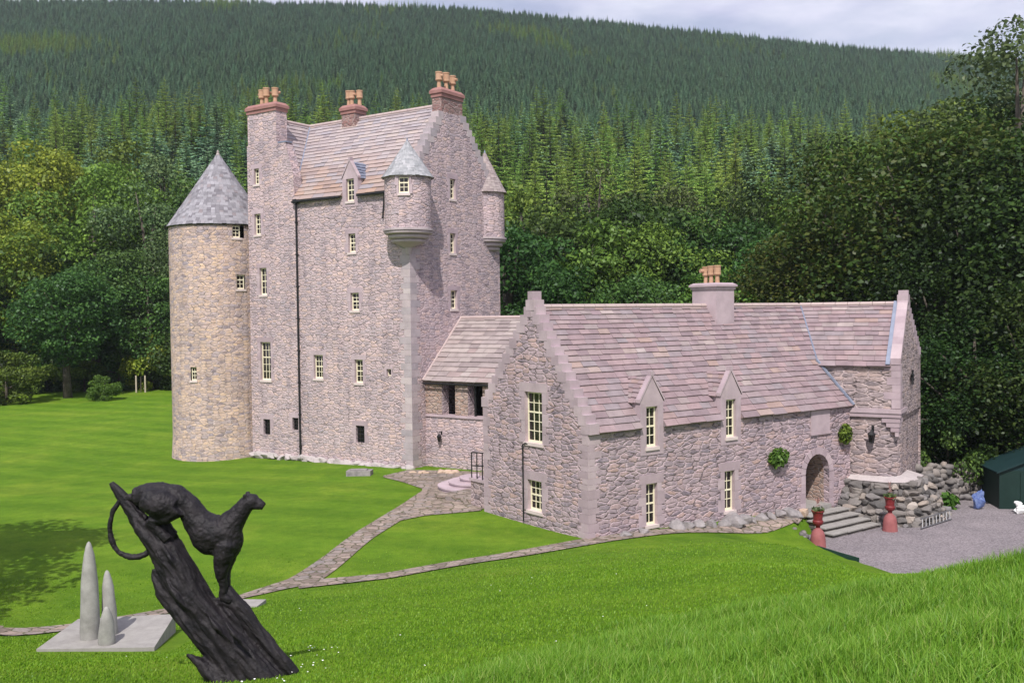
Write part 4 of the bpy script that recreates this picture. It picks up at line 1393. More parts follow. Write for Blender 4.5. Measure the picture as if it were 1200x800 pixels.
# doorway passage behind the arch
m = MB()
A = [Vector((p[0], 0, p[1])) for p in arch]
for i in range(len(A)):
    a, b = A[i], A[(i + 1) % len(A)]
    m.face([a + YA * .28, b + YA * .28, b + YA * 1.7, a + YA * 1.7])
m.build('passage', MT['brick'], wing)
m = MB()
m.box(12.09, 13.69, -.12, 1.66, -1.2, -.40)
m.build('threshold', MT['plinth'], wing)
m = MB()
m.box(12.08, 13.70, 1.68, 1.76, -1.3, 1.9)
for k in range(6):
    m.box(12.1 + k * .27, 12.34 + k * .27, 1.655, 1.68, -1.3, 1.9)
m.build('door', MT['dark'], wing)
m = MB()
for k in range(11):
    a0, a1 = math.pi * k / 11 + .01, math.pi * (k + 1) / 11 - .01
    r_ = .81
    m.prism([(12.89 + q * math.cos(a), 1.0 + q * math.sin(a)) for q, a in ((r_ + .002, a0), (r_ + .3, a0), (r_ + .3, a1), (r_ + .002, a1))], (0, 0, 0), XA, ZV, -YA, -.27, .016)
for sx in (0, 1):
    z = -.55
    while z < .98:
        h = min(.38, .99 - z)
        ww = rng.uniform(.2, .36)
        a, b = (12.078 - ww, 12.078) if sx == 0 else (13.702, 13.702 + ww)
        m.prism(rect(a, b, z, z + h - .01), (0, 0, 0), XA, ZV, -YA, -.27, .014)
        z += h
m.build('archway', MT['dressed'], wing)
m = MB()
m.box(12.42, 13.70, -.05, .02, 2.72, 3.72)
m.box(12.36, 13.76, -.09, .02, 3.72, 3.80)
m.box(12.40, 13.72, -.07, .02, 2.64, 2.72)
m.build('plaque', MT['dressed'], wing)
for x0, x1, z0, z1 in dw:
    dormer(wing, x0, x1, z0, z1, 5.62, .3, 4.68, WE, WS, MT['slate_w'])
# block ridge and where it meets the wing ridge
BRV, BE_, BWID, BU = 1.95, 5.66, 5.5, 2.1
d = Vector((math.cos(BA), math.sin(BA), 0)); bn = Vector((-math.sin(BA), math.cos(BA), 0))
r0_ = Vector((WLEN, 0, 0)) + bn * BRV
tk = (WW / 2 - r0_.y) / d.y
KX = r0_.x + d.x * tk                                  # kink of the ridge
yv = (BE_ - WE) / WS                                   # where the block eave crosses the wing roof
XV = WLEN - d.x / -d.y * yv * -1
XV = WLEN + d.x * (yv / d.y)
sl = Vector((0, WW / 2, WR - WE)).normalized()
L = math.hypot(WW / 2, WR - WE)
kk = L / (WW / 2)
m = MB()
slates(m, (0, 0, WE), XA, sl, [(.42, -.22), (WLEN + .07, -.22), (XV, yv * kk), (KX, L), (.42, L)], course=.265, wid=(.4, .9), gaps=[(q[0] - .3, q[1] + .3) for q in dw], gap_top=.9)
sb = Vector((0, -WW / 2, WR - WE - .5)).normalized()
Lb = math.hypot(WW / 2, WR - WE - .5)
slates(m, (0, WW, WE + .5), -XA, sb, [(-KX - 2, -.2), (-.42, -.2), (-.42, Lb), (-KX, Lb)], course=.32, wid=(.5, 1))
# block roof (front slope from its eave to its ridge, back slope), in block coordinates
mb2 = MB()
uk = (Vector((KX, WW / 2, 0)) - Vector((WLEN, 0, 0))).dot(d)
uv_ = (Vector((XV, yv, 0)) - Vector((WLEN, 0, 0))).dot(d)
slb = Vector((0, BRV, WR - BE_)).normalized(); Lb1 = math.hypot(BRV, WR - BE_)
slates(mb2, (0, 0, BE_), XA, slb, [(uv_ - .03, -.18), (BU - .38, -.18), (BU - .38, Lb1), (uk, Lb1)], course=.26, wid=(.4, .9))
slr = Vector((0, BRV - BWID, WR - 6.0)).normalized(); Lb2 = math.hypot(BRV - BWID, WR - 6.0)
slates(mb2, (0, BWID, 6.0), -XA, slr, [(-BU + .38, -.1), (5.5, -.1), (-uk, Lb2), (-BU + .38, Lb2)], course=.3, wid=(.5, 1))
i = len(m.v)
m.v += [BM @ v for v in mb2.v]
m.f += [[i + q for q in f] for f in mb2.f]; m.m += mb2.m; m.uv += mb2.uv
m.build('roof', MT['slate_w'], wing)
m = MB()
x = .4
while x < KX - .2:
    x2 = min(x + .55, KX)
    m.tube([(x + .01, WW / 2, WR + .03), (x2 - .01, WW / 2, WR + .03)], .1, 8)
    x = x2
for k in range(8):
    a = uk + (BU - .4 - uk) * k / 8; b = uk + (BU - .4 - uk) * (k + 1) / 8
    m.tube([BM @ Vector((a + .01, BRV, WR + .03)), BM @ Vector((b - .01, BRV, WR + .03))], .1, 8)
m.build('ridge', MT['ridge'], wing)
m = MB()
m.tube([(KX, WW / 2 - .05, WR + .03), (XV, yv - .02, BE_ + .06)], .04, 6)
A_, B_ = Vector((XV, yv, WE + yv * WS)), Vector((WLEN + .07, -.17, WE - .22))
off = -bn * .06
m.tube([A_ + off + ZV * .1, B_ + off + ZV * .1], .07, 6)
P = [BM @ Vector(q) for q in ((BU - .58, -.12, BE_ - .1), (BU - .40, -.12, BE_ - .1), (BU - .40, BRV, WR + .1), (BU - .58, BRV, WR + .1))]
nn = BM.to_3x3() @ Vector((0, -(WR - BE_), BRV)).normalized()
m.face([p + nn * .09 for p in P])
for i in range(4):
    m.face([P[i] + nn * .02, P[(i + 1) % 4] + nn * .02, P[(i + 1) % 4] + nn * .09, P[i] + nn * .09])
m.build('flashing', MT['lead'], wing)
m = MB()
crow_steps(m, (0, 0, 0), -YA, -XA, .10, WE - .12, -WW / 2 + .12, WR + .05, 15, th=.44)
m.build('crow_steps', MT['dressed'], wing)
m = MB()
crow_steps(m, (0, 0, 0), -YA, -XA, -WW - .06, WE + .42, -WW / 2 - .12, WR + .05, 13, th=.44)
m.box(-.03, .45, WW / 2 - .26, WW / 2 + .26, WR - .1, WR + .3)
m.box(-.02, .42, WW / 2 - .14, WW / 2 + .14, WR + .3, WR + .62)
m.build('crow_steps', MT['dressed'], wing)
chimney(wing, 9.5, 10.62, 2.6, 4.0, 6.9, 8.95, MT['dressed'], MT['dressed'], [(9.95, 2.95), (10.0, 3.35), (10.1, 3.75)], pot_h=.72, cap_h=.26)
m = MB()
m.tube([(-.07, 3.75, 0.05), (-.07, 3.75, 3.0), (-.05, 3.6, 3.05), (-.02, 3.45, 3.02)], .032, 6)
m.build('downpipe', MT['iron'], wing)
# end block: square above, rounded corner below, corbelled between
m = MB(BM)
wall(m, (0, 0, 0), XA, -YA, [(-2.0, 3.3), (BU, 3.3), (BU, BE_), (-2.0, BE_)], [])
wall(m, (BU, 0, 0), YA, XA, [(0, 3.3), (BWID, 3.3), (BWID, 6.0), (BRV, WR + .02), (0, BE_)], [])
m.face([(BU, BWID, -1.4), (-3, BWID, -1.4), (-3, BWID, 6.0), (BU, BWID, 6.0)])
rc_, ins = .75, .10
pl = [(-.35, ins)] + [(BU - ins - rc_, ins)] + [(BU - ins - rc_ + rc_ * math.sin(a), ins + rc_ - rc_ * math.cos(a)) for a in np.linspace(0, math.pi / 2, 9)[1:]] + [(BU - ins, BWID)]
acc = 0
for p, q in zip(pl[:-1], pl[1:]):
    l = math.hypot(q[0] - p[0], q[1] - p[1])
    for z0, z1 in ((-1.4, 1), (1, 3.35)):
        m.face([(p[0], p[1], z0), (q[0], q[1], z0), (q[0], q[1], z1), (p[0], p[1], z1)], 0, [(acc, z0), (acc + l, z0), (acc + l, z1), (acc, z1)])
    acc += l
m.prism([(.04, 5.0), (BWID - .04, 5.0), (BWID - .04, 6.0), (BRV, WR), (.04, BE_)], (BU, 0, 0), YA, ZV, XA, -.38, -.004)
m.build('end_block', MT['block'], wing)
m = MB(BM)
m.box(-.2, BU + .05, -.06, .3, 3.46, 3.66)
m.box(-.2, BU + .02, -.02, .3, 3.28, 3.455)
m.box(BU - .3, BU + .05, .31, 1.5, 3.46, 3.66)
for k in range(4):                                    # stepped corner corbels
    z = 3.26 - .2 * k
    s = 1.0 - .24 * k
    m.box(BU - .75 * s - .02, BU - .02 - .02 * k, .02 + .02 * k, .75 * s, z - .2, z - .008)
m.build('corbel', MT['dressed'], wing)
m = MB(BM)
quoins(m, BU, 0, 3.68, BE_ - .05, -1, 1, .6, .35)
# sloping skew stones with small crow steps on the far side
n_ = 9
for k in range(n_):
    t0, t1 = k / n_, (k + 1) / n_
    y0, z0 = BRV * t0, BE_ - .1 + (WR + .18 - BE_) * t0
    y1, z1 = BRV * t1, BE_ - .1 + (WR + .18 - BE_) * t1
    m.prism([(y0 - .04, z0 + .02), (y1 - .045, z1 + .02), (y1 - .045, z1 + .3), (y0 - .04, z0 + .3)], (BU, 0, 0), YA, ZV, XA, -.40, .03)
crow_steps(m, (BU, 0, 0), YA, XA, BWID + .05, 5.9, BRV + .1, WR + .1, 9, th=.4)
m.box(BU - .42, BU + .05, BRV - .2, BRV + .22, WR + .05, WR + .42)
m.box(BU - .38, BU + .02, BRV - .13, BRV + .14, WR + .42, WR + .62)
m.build('skew_stones', MT['dressed'], wing)
m = MB(BM)
m.tube([(BU + .04, 2.6, 4.9), (BU + .10, 2.6, 4.9)], .16, 10)
for k in range(4):
    a = k * math.pi / 4 + .3
    m.tube([(BU + .1, 2.6 - .34 * math.cos(a), 4.9 - .34 * math.sin(a)), (BU + .1, 2.6 + .34 * math.cos(a), 4.9 + .34 * math.sin(a))], .035, 5)
m.build('star_anchor', MT['iron'], wing)
# battered fieldstone base round the foot of the block
BW = WM @ BM
m = MB(BM)
top = [(-.55, -.15), (.6, -.35), (1.5, -.45), (2.25, -.2), (2.6, .5), (2.7, 1.5), (2.7, 2.4)]
bot = [(-1.0, -.95), (.4, -1.3), (1.6, -1.45), (2.75, -1.05), (3.35, 0.0), (3.6, 1.2), (3.7, 2.6)]
NZ = 7


def sm(pl, n):
    pl = np.array(pl); d_ = np.r_[0, np.cumsum(np.hypot(*np.diff(pl, axis=0).T))]
    t = np.linspace(0, d_[-1], n)
    return np.c_[np.interp(t, d_, pl[:, 0]), np.interp(t, d_, pl[:, 1])]


tp, bt_ = sm(top, 24), sm(bot, 24)
ZT, ZB = .5, -1.3
for i in range(23):
    m.face([(*bt_[i], ZB), (*bt_[i + 1], ZB), (*tp[i + 1], ZT), (*tp[i], ZT)])
m.build('buttress', MT['darkmortar'], wing)
m = MB(BM)
for row in range(NZ):
    t = (row + .5) / NZ
    ring = bt_ * (1 - t) + tp * t
    ln = np.r_[0, np.cumsum(np.hypot(*np.diff(ring, axis=0).T))]
    s = rng.uniform(0, .2)
    while s < ln[-1]:
        wd = rng.choice((.2, .28, .36, .45, .6, .72))
        x = np.interp(s + wd / 2, ln, ring[:, 0]); y = np.interp(s + wd / 2, ln, ring[:, 1])
        x2 = np.interp(s + wd / 2 + .1, ln, ring[:, 0]); y2 = np.interp(s + wd / 2 + .1, ln, ring[:, 1])
        lump(m, (x, y, ZB + (ZT - ZB) * t + rng.uniform(-.06, .06)), wd * .58, rng.uniform(.17, .25), (ZT - ZB) / NZ * rng.uniform(.5, .78), rng.uniform(0, 90), rot=math.atan2(y2 - y, x2 - x) if s + wd < ln[-1] else 0, amp=.3)
        s += wd
m.build('fieldstones', MT['rubble3d'], wing)
m = MB(BM)
inn = sm([(-.4, .12), (.6, .12), (1.4, .12), (1.9, .35), (2.0, .8), (2.0, 1.6), (2.0, 2.4)], 24)
for i in range(23):
    m.face([(*tp[i], ZT + .02), (*tp[i + 1], ZT + .02), (*inn[i + 1], ZT + .2), (*inn[i], ZT + .2)])
m.build('buttress_top', MT['mortar'], wing)
lp = BW @ Vector((.95, .1, 2.5))
tag(lantern('wall_lantern', lp, W_ANG + BA, 1.15), 'black hexagonal lantern on the end block wall above the fieldstone base', 'lantern')

# ------------------------------------------------------------------ boulders along the wing, steps, yard furniture
xs = [3.9, 4.5, 5.15, 5.8, 6.4, 7.0, 7.6, 8.1, 8.65, 9.2, 9.75, 10.3, 10.8, 11.35, 1.3, 2.2]
for k, x in enumerate(xs):
    m = MB()
    big = k < 14
    s = rng.choice((.2, .26, .3, .38, .42)) if big else .2
    lump(m, (0, 0, 0), s * rng.uniform(1.0, 1.35), s * .8, s * rng.uniform(.7, .95), k + 3, rot=rng.uniform(0, 3), amp=.35)
    wp = WM @ Vector((x, -.42 - rng.uniform(0, .12), 0))
    o = m.build('boulder', MT['boulder_warm'] if k == 13 else MT['boulder'])
    o.location = (wp.x, wp.y, T1(wp.x, wp.y) + s * .3)
    if k == 13:
        tag(o, 'buff boulder at the arch end of the boulder row', 'boulder')
    else:
        tag(o, 'grey boulder in the row along the foot of the low wing', 'boulder', 'boulders along the foot of the wing')

# stone steps from the yard up to the arch
st = empty('stone_steps', WM @ Vector((12.9, -.3, -1.2)), W_ANG)
tag(st, 'flight of rough stone steps rising from the gravel to the arched doorway', 'steps')
for k in range(4):
    m = MB()
    y1 = -1.75 + .45 * k
    z = .16 * (k + 1)
    m.box(-1.75 + .1 * k, 1.35 - .05 * k, y1, .3, z - .16, z - .05)
    m.build('riser', MT['darkmortar'], st)
    m = MB()
    x = -1.82 + .1 * k
    while x < 1.35 - .05 * k:
        x2 = min(x + rng.uniform(.6, 1.2), 1.42 - .05 * k)
        m.prism([(x, y1 - .05 + rng.uniform(-.03, .03)), (x2 - .012, y1 - .05 + rng.uniform(-.03, .03)), (x2 - .012, y1 + .47), (x, y1 + .47)], (0, 0, 0), XA, YA, ZV, z - .05, z + rng.uniform(-.008, .008))
        x = x2
    m.build('tread', MT['plinth'], st)

# rubble edging where the lawn drops to the yard
er = tag(empty('rubble_edging', (11.12, 38.55, -1.2)), 'short rubble edging at the lawn corner beside the nearer red planter', 'edging')
m = MB()
for k in range(34):
    t = rng.random()
    x, y = np.interp(t, [0, .5, 1], [.15, -.22, .1]), np.interp(t, [0, .5, 1], [-1.0, .1, 1.3])
    lump(m, (x + rng.uniform(-.1, .1), y, rng.uniform(0, .62)), rng.uniform(.09, .16), rng.uniform(.09, .16), rng.uniform(.07, .11), rng.uniform(0, 90), sub=1, amp=.3)
m.build('stones', MT['rubble3d'], er, smooth=True)
m = MB()
pts = [(11.5, 37.0), (11.9, 36.1), (12.4, 35.1)]
for a, b in zip(pts[:-1], pts[1:]):
    v = Vector((b[0] - a[0], b[1] - a[1], 0)).normalized(); nv = Vector((-v.y, v.x, 0))
    q = [Vector((*a, 0)) - nv * .02, Vector((*b, 0)) - nv * .02, Vector((*b, 0)) + nv * .02, Vector((*a, 0)) + nv * .02]
    m.face([p + ZV * (GZ + .26) for p in q])
    for i in range(4):
        m.face([q[i] + ZV * (GZ - .1), q[(i + 1) % 4] + ZV * (GZ - .1), q[(i + 1) % 4] + ZV * (GZ + .26), q[i] + ZV * (GZ + .26)])
tag(m.build('edging_board', MT['greenboard']), 'dark green edging board between lawn and gravel', 'edging')


def leafy(name, n, r3, leaf, seed, mat, loc, parent=None, up=.5, spiky=False):
    g = np.random.default_rng(seed)
    d = g.normal(size=(n, 3)); d /= np.linalg.norm(d, axis=1)[:, None]
    if spiky: d[:, 2] = np.abs(d[:, 2]) + .3; d /= np.linalg.norm(d, axis=1)[:, None]
    rr = g.random(n) ** (1 / 2.2)
    C = d * rr[:, None] * np.array(r3)
    N = d * .5 + g.normal(size=(n, 3)) * .6 + np.array([0, -.2, up]); N /= np.linalg.norm(N, axis=1)[:, None]
    T = np.cross(N, g.normal(size=(n, 3))); T /= np.linalg.norm(T, axis=1)[:, None]
    if spiky: T = d
    B = np.cross(N, T); B /= np.maximum(np.linalg.norm(B, axis=1)[:, None], 1e-6)
    s = leaf * g.uniform(.6, 1.3, n)[:, None]
    wv = .12 if spiky else .55
    V = np.stack([C - T * s, C + B * s * wv, C + T * s, C - B * s * wv], 1).reshape(-1, 3)
    Fc = np.arange(n * 4).reshape(-1, 4)
    o = link_mesh(name, np_mesh(name, V, Fc, mat), parent)
    o.location = loc
    return o


for k, (px, Y, lab, lab2) in enumerate(((958, 37.9, 'red clay planter on a pink bell base at the lawn corner below the steps', 'dry reddish spiky plant in the planter by the lawn corner'),
                                        (1043, 40.5, 'red clay planter on a pink bell base against the fieldstone buttress', 'green and red leafy plant in the planter against the buttress'))):
    x = (px - 600) / 1150 * Y
    t = tag(empty('planter', (x, Y, GZ)), lab, 'planter')
    m = MB(); m.lathe([(.31, 0), (.30, .05), (.285, .3), (.255, .5), (.20, .62), (.12, .70), (.085, .74)], (0, 0, 0), 24)
    m.build('pedestal', MT['terracotta'], t, smooth=True)
    m = MB(); m.lathe([(.085, .74), (.09, .82), (.16, .86), (.20, .93), (.21, 1.0), (.17, 1.05), (.18, 1.2), (.215, 1.36), (.245, 1.37), (.245, 1.42), (.21, 1.42), (.20, 1.38), (.02, 1.38)], (0, 0, 0), 24)
    m.build('urn', MT['redglaze'], t)
    pl_ = tag(empty('potted_plant', (x, Y, GZ + 1.38)), lab2, 'plant')
    leafy('foliage', 70, (.27, .27, .13), .09, 5 + k, MT['leaf_grey'], (0, 0, .06), pl_)
    leafy('stalks', 18, (.05, .05, .5), .14, 15 + k, MT['redcap'], (0, 0, .18), pl_, spiky=True)

# ladder lying against the buttress
a, b = at(1079, 612, 40.6), at(1115, 606, 42.4)
a.z = GZ + .05; b.z = GZ + .05
lad = tag(empty('ladder', a), 'short grey metal ladder lying on edge on the gravel by the buttress', 'ladder')
v = (b - a); ln = v.length; v = v / ln
ht = Vector((.12, .3, .5)).normalized()
for q in (0, .42):
    m = MB(); m.tube([ht * q, v * ln + ht * q], .028, 6); m.build('rail', MT['alu'], lad)
for k in range(9):
    m = MB(); p = v * (ln * (k + .5) / 9); m.tube([p, p + ht * .42], .019, 6); m.build('rung', MT['alu'], lad)

# green shed, the wood's shade mixed into its colour
sh = tag(empty('shed', (23.9, 45.3, GZ), R(-8)), 'dark green shed with shade put into its colour at the edge of the yard', 'shed')
m = MB(); m.box(-1.6, 2.2, -.9, 1.5, -.1, 1.75); m.build('wall', MT['shed'], sh)
m = MB()
for sx in (-1, 1):
    xe = -1.75 if sx < 0 else 2.35
    P = [(xe, -1.05, 1.7), (.3, -1.05, 2.55), (.3, 1.65, 2.55), (xe, 1.65, 1.7)]
    m.face(P if sx < 0 else P[::-1])
    m.face([(p[0], p[1], p[2] - .06) for p in P][::-1])
    m.face([P[0], (P[0][0], P[0][1], P[0][2] - .06), (P[1][0], P[1][1], P[1][2] - .06), P[1]])
m.face([(-1.6, -.9, 1.75), (2.2, -.9, 1.75), (.3, -.9, 2.52)])
m.build('roof', MT['shedroof'], sh)
for k in range(2):
    m = MB(); m.box(-.7 + k * .92, .18 + k * .92, -.94, -.9, 0, 1.65); m.build('door', MT['shed'], sh)

m = MB()
lump(m, (0, 0, .34), .26, .2, .42, 71, sub=5, amp=.8)
tag(m.build('plastic_sack', MT['blue'], loc=(21.25, 44.6, GZ)), 'crumpled blue and white plastic sack beside the rubble wall', 'sack')
m = MB()
lump(m, (0, 0, .16), .3, .24, .2, 33, sub=3, amp=.55); lump(m, (.42, -.05, .18), .24, .2, .22, 36, sub=3, amp=.55); lump(m, (-.02, .05, .42), .16, .14, .12, 38, sub=2, amp=.4)
tag(m.build('white_bag', MT['white'], loc=(22.6, 43.6, GZ)), 'white bag dumped on the gravel in front of the green shed', 'bag')

# collapsed dark rubble wall behind the yard
rw = tag(empty('rubble_wall', (20.8, 46.0, GZ)), 'rough dark boulder wall in shade behind the ladder', 'wall')
m = MB()
for k in range(130):
    t = rng.random()
    h = rng.random()
    lump(m, (-1.6 + 3.6 * t, 1.2 * t + h * .6 + rng.uniform(-.15, .15), h * 1.7), rng.uniform(.18, .36), .25, rng.uniform(.13, .24), rng.uniform(0, 99), sub=1, amp=.35, rot=rng.uniform(-.4, .4))
m.build('stones', MT['rubble3d'], rw, smooth=True)

# wall plants
for (x, z, r3, lab, mt) in ((10.15, 1.95, (.6, .22, .42), 'trailing green plant growing out of the wing wall left of the plaque', 'leaf_mid'), (14.62, 2.55, (.36, .25, .45), 'dark green tuft growing in the corner where wing and end block meet', 'leaf_mid')):
    p = WM @ Vector((x, -.18, z))
    o = leafy('wall_plant', 420, r3, .10, int(x * 10), MT[mt], p)
    o.rotation_euler = (0, 0, W_ANG)
    tag(o, lab, 'plant')

# semicircular steps, landing and handrail by the link range
cs_ = tag(empty('semicircular_steps', (-1.55, 44.9, 0)), 'pale semicircular stone steps rising to the landing beside the gable', 'steps')
for k in range(3):
    r_ = 1.95 - .5 * k
    m = MB(); m.lathe([(.0, .0), (r_ - .04, .0), (r_ - .04, .12 + .17 * k), (r_, .13 + .17 * k), (r_, .19 + .17 * k), (.0, .19 + .17 * k)], (0, 0, 0), 20, a0=R(95), a1=R(285))
    m.build('tread', MT['dressed'], cs_)
ld = tag(empty('landing', WM @ Vector((0.15, WW, 0)), W_ANG), 'raised rubble landing beside the wing gable at the top of the curved steps', 'landing')
m = MB()
m.box(.1, 4.2, .02, 1.35, -.3, 1.05)
m.build('wall', MT['block'], ld)
m = MB(); m.box(.05, 4.2, .01, 1.42, 1.05, 1.17); m.build('coping', MT['dressed'], ld)
hr = tag(empty('handrail', WM @ Vector((0.25, WW + 1.28, 1.17)), W_ANG), 'black iron handrail on the landing by the loggia', 'railing')
m = MB()
for z in (.5, 1.05):
    m.tube([(0, 0, z), (.0, -1.22, z + .1)], .028, 6)
m.build('rail', MT['iron'], hr)
for k in range(4):
    m = MB(); m.tube([(0, -.4 * k, 0), (0, -.4 * k, 1.05 + .032 * k)], .026, 6); m.build('baluster', MT['iron'], hr)
# low flag terrace at the foot of the steps
m = MB()
m.prism([(-3.4, 42.3), (-1.1, 40.5), (-.9, 42.6), (-2.0, 43.7)], (0, 0, 0), XA, YA, ZV, -.2, .2)
tag(m.build('paving_slab', MT['flag']), 'low flagstone platform against the left corner of the gable', 'paving')
m = MB()
for k in range(14):
    lump(m, (rng.uniform(-1.1, 1.1), rng.uniform(-.25, .25), .02), rng.uniform(.14, .3), rng.uniform(.12, .22), rng.uniform(.08, .17), rng.uniform(0, 60), sub=2, amp=.45)
tag(m.build('loose_stones', MT['boulder_warm'], loc=(-4.0, 49.2, T1(-4.0, 49.2)), smooth=True), 'low heap of buff stones at the tower corner by the path', 'stones')
m = MB()
m.prism([(-.62, -.3), (.6, -.34), (.66, .3), (-.58, .34)], (0, 0, 0), XA, YA, ZV, -.1, .26)
m.box(-.45, .4, -.2, .2, .26, .31)
tag(m.build('stone_block', MT['boulder'], loc=(-7.75, 49.1, T1(-7.75, 49.1))), 'grey slab like stone block lying on the lawn in front of the tower', 'stone block')

# ------------------------------------------------------------------ sculpture, standing stones
SY = 12.5
SP = at(262, 796, SY)
sz = T1(SP.x, SP.y)
scu = tag(empty('cheetah_sculpture', (SP.x, SP.y, sz)), 'dark bronze cheetah perched with front legs braced on a leaning split log', 'sculpture')


def s7(X, Y, d=0.0):
    """survey of the sculpture's side view (photo columns) into its own upright plane, d towards the back"""
    p = at(110 + X / 4.705, 550 + Y / 4.705, SY)
    return Vector((p.x - SP.x, d, p.z - sz))


def s1(X, Y, d=0.0):
    p = at(30 + X / 2.963, 530 + Y / 2.963, SY)
    return Vector((p.x - SP.x, d, p.z - sz))


PXM = SY / 1150 / 4.705


def remeshed(name, mb, mat, parent, voxel, smooth_it, disp, dscale, seed, grain=None):
    me = bpy.data.meshes.new('tmp')
    me.from_pydata([tuple(v) for v in mb.v], [], mb.f)
    o = bpy.data.objects.new('tmp', me)
    COL.objects.link(o)
    md = o.modifiers.new('r', 'REMESH'); md.mode = 'VOXEL'; md.voxel_size = voxel
    if smooth_it:
        ms = o.modifiers.new('s', 'SMOOTH'); ms.iterations = smooth_it; ms.factor = .5
    dg = bpy.context.evaluated_depsgraph_get()
    nm = bpy.data.meshes.new_from_object(o.evaluated_get(dg))
    bpy.data.objects.remove(o); bpy.data.meshes.remove(me)
    nm.name = name
    ns = [v.normal.copy() for v in nm.vertices]
    for v, n in zip(nm.vertices, ns):
        p = v.co.copy()
        if grain is not None:
            p = p - grain * (p.dot(grain) * .82)
        p = p * dscale + Vector((seed, 0, seed * .7))
        k = noise.fractal(p, 0.9, 2.1, 4) * disp
        k += -abs(noise.noise(p * 2.3 + Vector((5, 0, 0)))) * disp * .9
        v.co += n * k
    nm.materials.clear(); nm.materials.append(mat)
    nm.polygons.foreach_set('use_smooth', [True] * len(nm.polygons))
    nm.update()
    return link_mesh(name, nm, parent)


def ball(mb, c, rx, ry, rz, tilt=0.0):
    n1, n2 = 12, 16
    i = len(mb.v)
    ca, sa = math.cos(tilt), math.sin(tilt)
    for a in range(n1 + 1):
        ph = math.pi * a / n1
        for b in range(n2):
            th = 2 * math.pi * b / n2
            p = Vector((rx * math.sin(ph) * math.cos(th), ry * math.sin(ph) * math.sin(th), rz * math.cos(ph)))
            mb.v.append(Vector((c[0] + p.x * ca + p.z * sa, c[1] + p.y, c[2] - p.x * sa + p.z * ca)))
    for a in range(n1):
        for b in range(n2):
            b2 = (b + 1) % n2
            mb.f.append([i + a * n2 + b, i + (a + 1) * n2 + b, i + (a + 1) * n2 + b2, i + a * n2 + b2]); mb.m.append(0); mb.uv.append(None)


c = MB()
u = PXM
# trunk: rump on the log top, loin dropping into the deep rib cage, shoulder, neck, head
c.tube([s7(225, 150), s7(290, 138), s7(370, 140), s7(455, 158), s7(520, 200), s7(565, 275), s7(620, 335), s7(690, 350), s7(745, 330), s7(785, 270)],
       [50 * u, 66 * u, 74 * u, 76 * u, 66 * u, 78 * u, 100 * u, 104 * u, 88 * u, 58 * u], 16)
ball(c, s7(640, 365), 125 * u, 92 * u, 100 * u, R(38))
ball(c, s7(738, 385), 88 * u, 86 * u, 120 * u, R(8))
c.tube([s7(740, 320), s7(790, 255), s7(830, 200), s7(862, 172)], [84 * u, 60 * u, 48 * u, 46 * u], 14)
ball(c, s7(868, 176), 54 * u, 44 * u, 44 * u, R(15))
c.tube([s7(880, 180), s7(918, 196), s7(938, 204)], [38 * u, 30 * u, 22 * u], 12)
ball(c, s7(915, 168), 16 * u, 20 * u, 12 * u)
for sd in (-1, 1):
    ball(c, s7(842, 140, sd * 32 * u), 16 * u, 9 * u, 17 * u)
    ball(c, s7(888, 160, sd * 28 * u), 13 * u, 10 * u, 10 * u)
    # haunch, shank, hind foot on the log
    c.tube([s7(300, 150, sd * 48 * u), s7(400, 180, sd * 66 * u), s7(480, 195, sd * 66 * u)], [68 * u, 82 * u, 50 * u], 14)
    c.tube([s7(490, 200, sd * 66 * u), s7(420, 250, sd * 64 * u), s7(330, 268, sd * 60 * u)], [46 * u, 40 * u, 30 * u], 12)
    c.tube([s7(330, 262, sd * 60 * u), s7(375, 320, sd * 58 * u), s7(425, 375, sd * 52 * u)], [30 * u, 26 * u, 30 * u], 10)
    # shoulder and braced foreleg
    c.tube([s7(742, 330, sd * 34 * u), s7(738, 400, sd * 44 * u), s7(726, 470, sd * 48 * u), s7(716, 530, sd * 42 * u), s7(714, 580, sd * 34 * u), s7(722, 640, sd * 28 * u), s7(718, 690, sd * 24 * u)], [30 * u, 62 * u, 55 * u, 42 * u, 33 * u, 25 * u, 26 * u], 12)
    c.tube([s7(712, 690, sd * 24 * u), s7(745, 705, sd * 24 * u), s7(765, 722, sd * 22 * u)], [26 * u, 26 * u, 20 * u], 10)
# tail sweeping in a loop back to the log
c.tube([s7(240, 150), s7(185, 155), s7(140, 178), s7(106, 230), s7(88, 300), s7(90, 370), s7(112, 425), s7(150, 462), s7(200, 482), s7(255, 478), s7(310, 450, 10 * u)],
       [32 * u, 20 * u, 17 * u, 16 * u, 15 * u, 16 * u, 16 * u, 17 * u, 17 * u, 18 * u, 20 * u], 10)
remeshed('cheetah', c, MT['bronze'], scu, .013, 7, .012, 9.0, 3.1)
g = MB()
g.tube([s1(292, 104, .02), s1(320, 140, .02), s1(365, 195, .03), s1(410, 255), s1(490, 340), s1(545, 450), s1(628, 570), s1(738, 690), s1(832, 790), s1(880, 850)],
       [.03, .055, .09, .15, .205, .24, .25, .258, .265, .28], 14)
g.tube([s1(455, 395, -.05), s1(482, 480, -.05), s1(588, 590, -.1), s1(695, 700, -.1), s1(780, 800, -.1)], [.05, .11, .14, .17, .2], 10)
g.tube([s1(690, 475, .02), s1(760, 560, .0), s1(850, 680), s1(935, 770)], [.09, .10, .10, .08], 10)
g.tube([s1(575, 680, -.2), s1(640, 725, -.2), s1(720, 790, -.15)], [.03, .1, .2], 8)
g.tube([s1(640, 760, -.1), s1(760, 850, 0)], [.14, .34], 10)
g.tube([s1(430, 235), s1(470, 270), s1(520, 300)], [.16, .16, .06], 10)
g.tube([s7(665, 725), s7(720, 722), s7(775, 750)], [.06, .085, .07], 10)
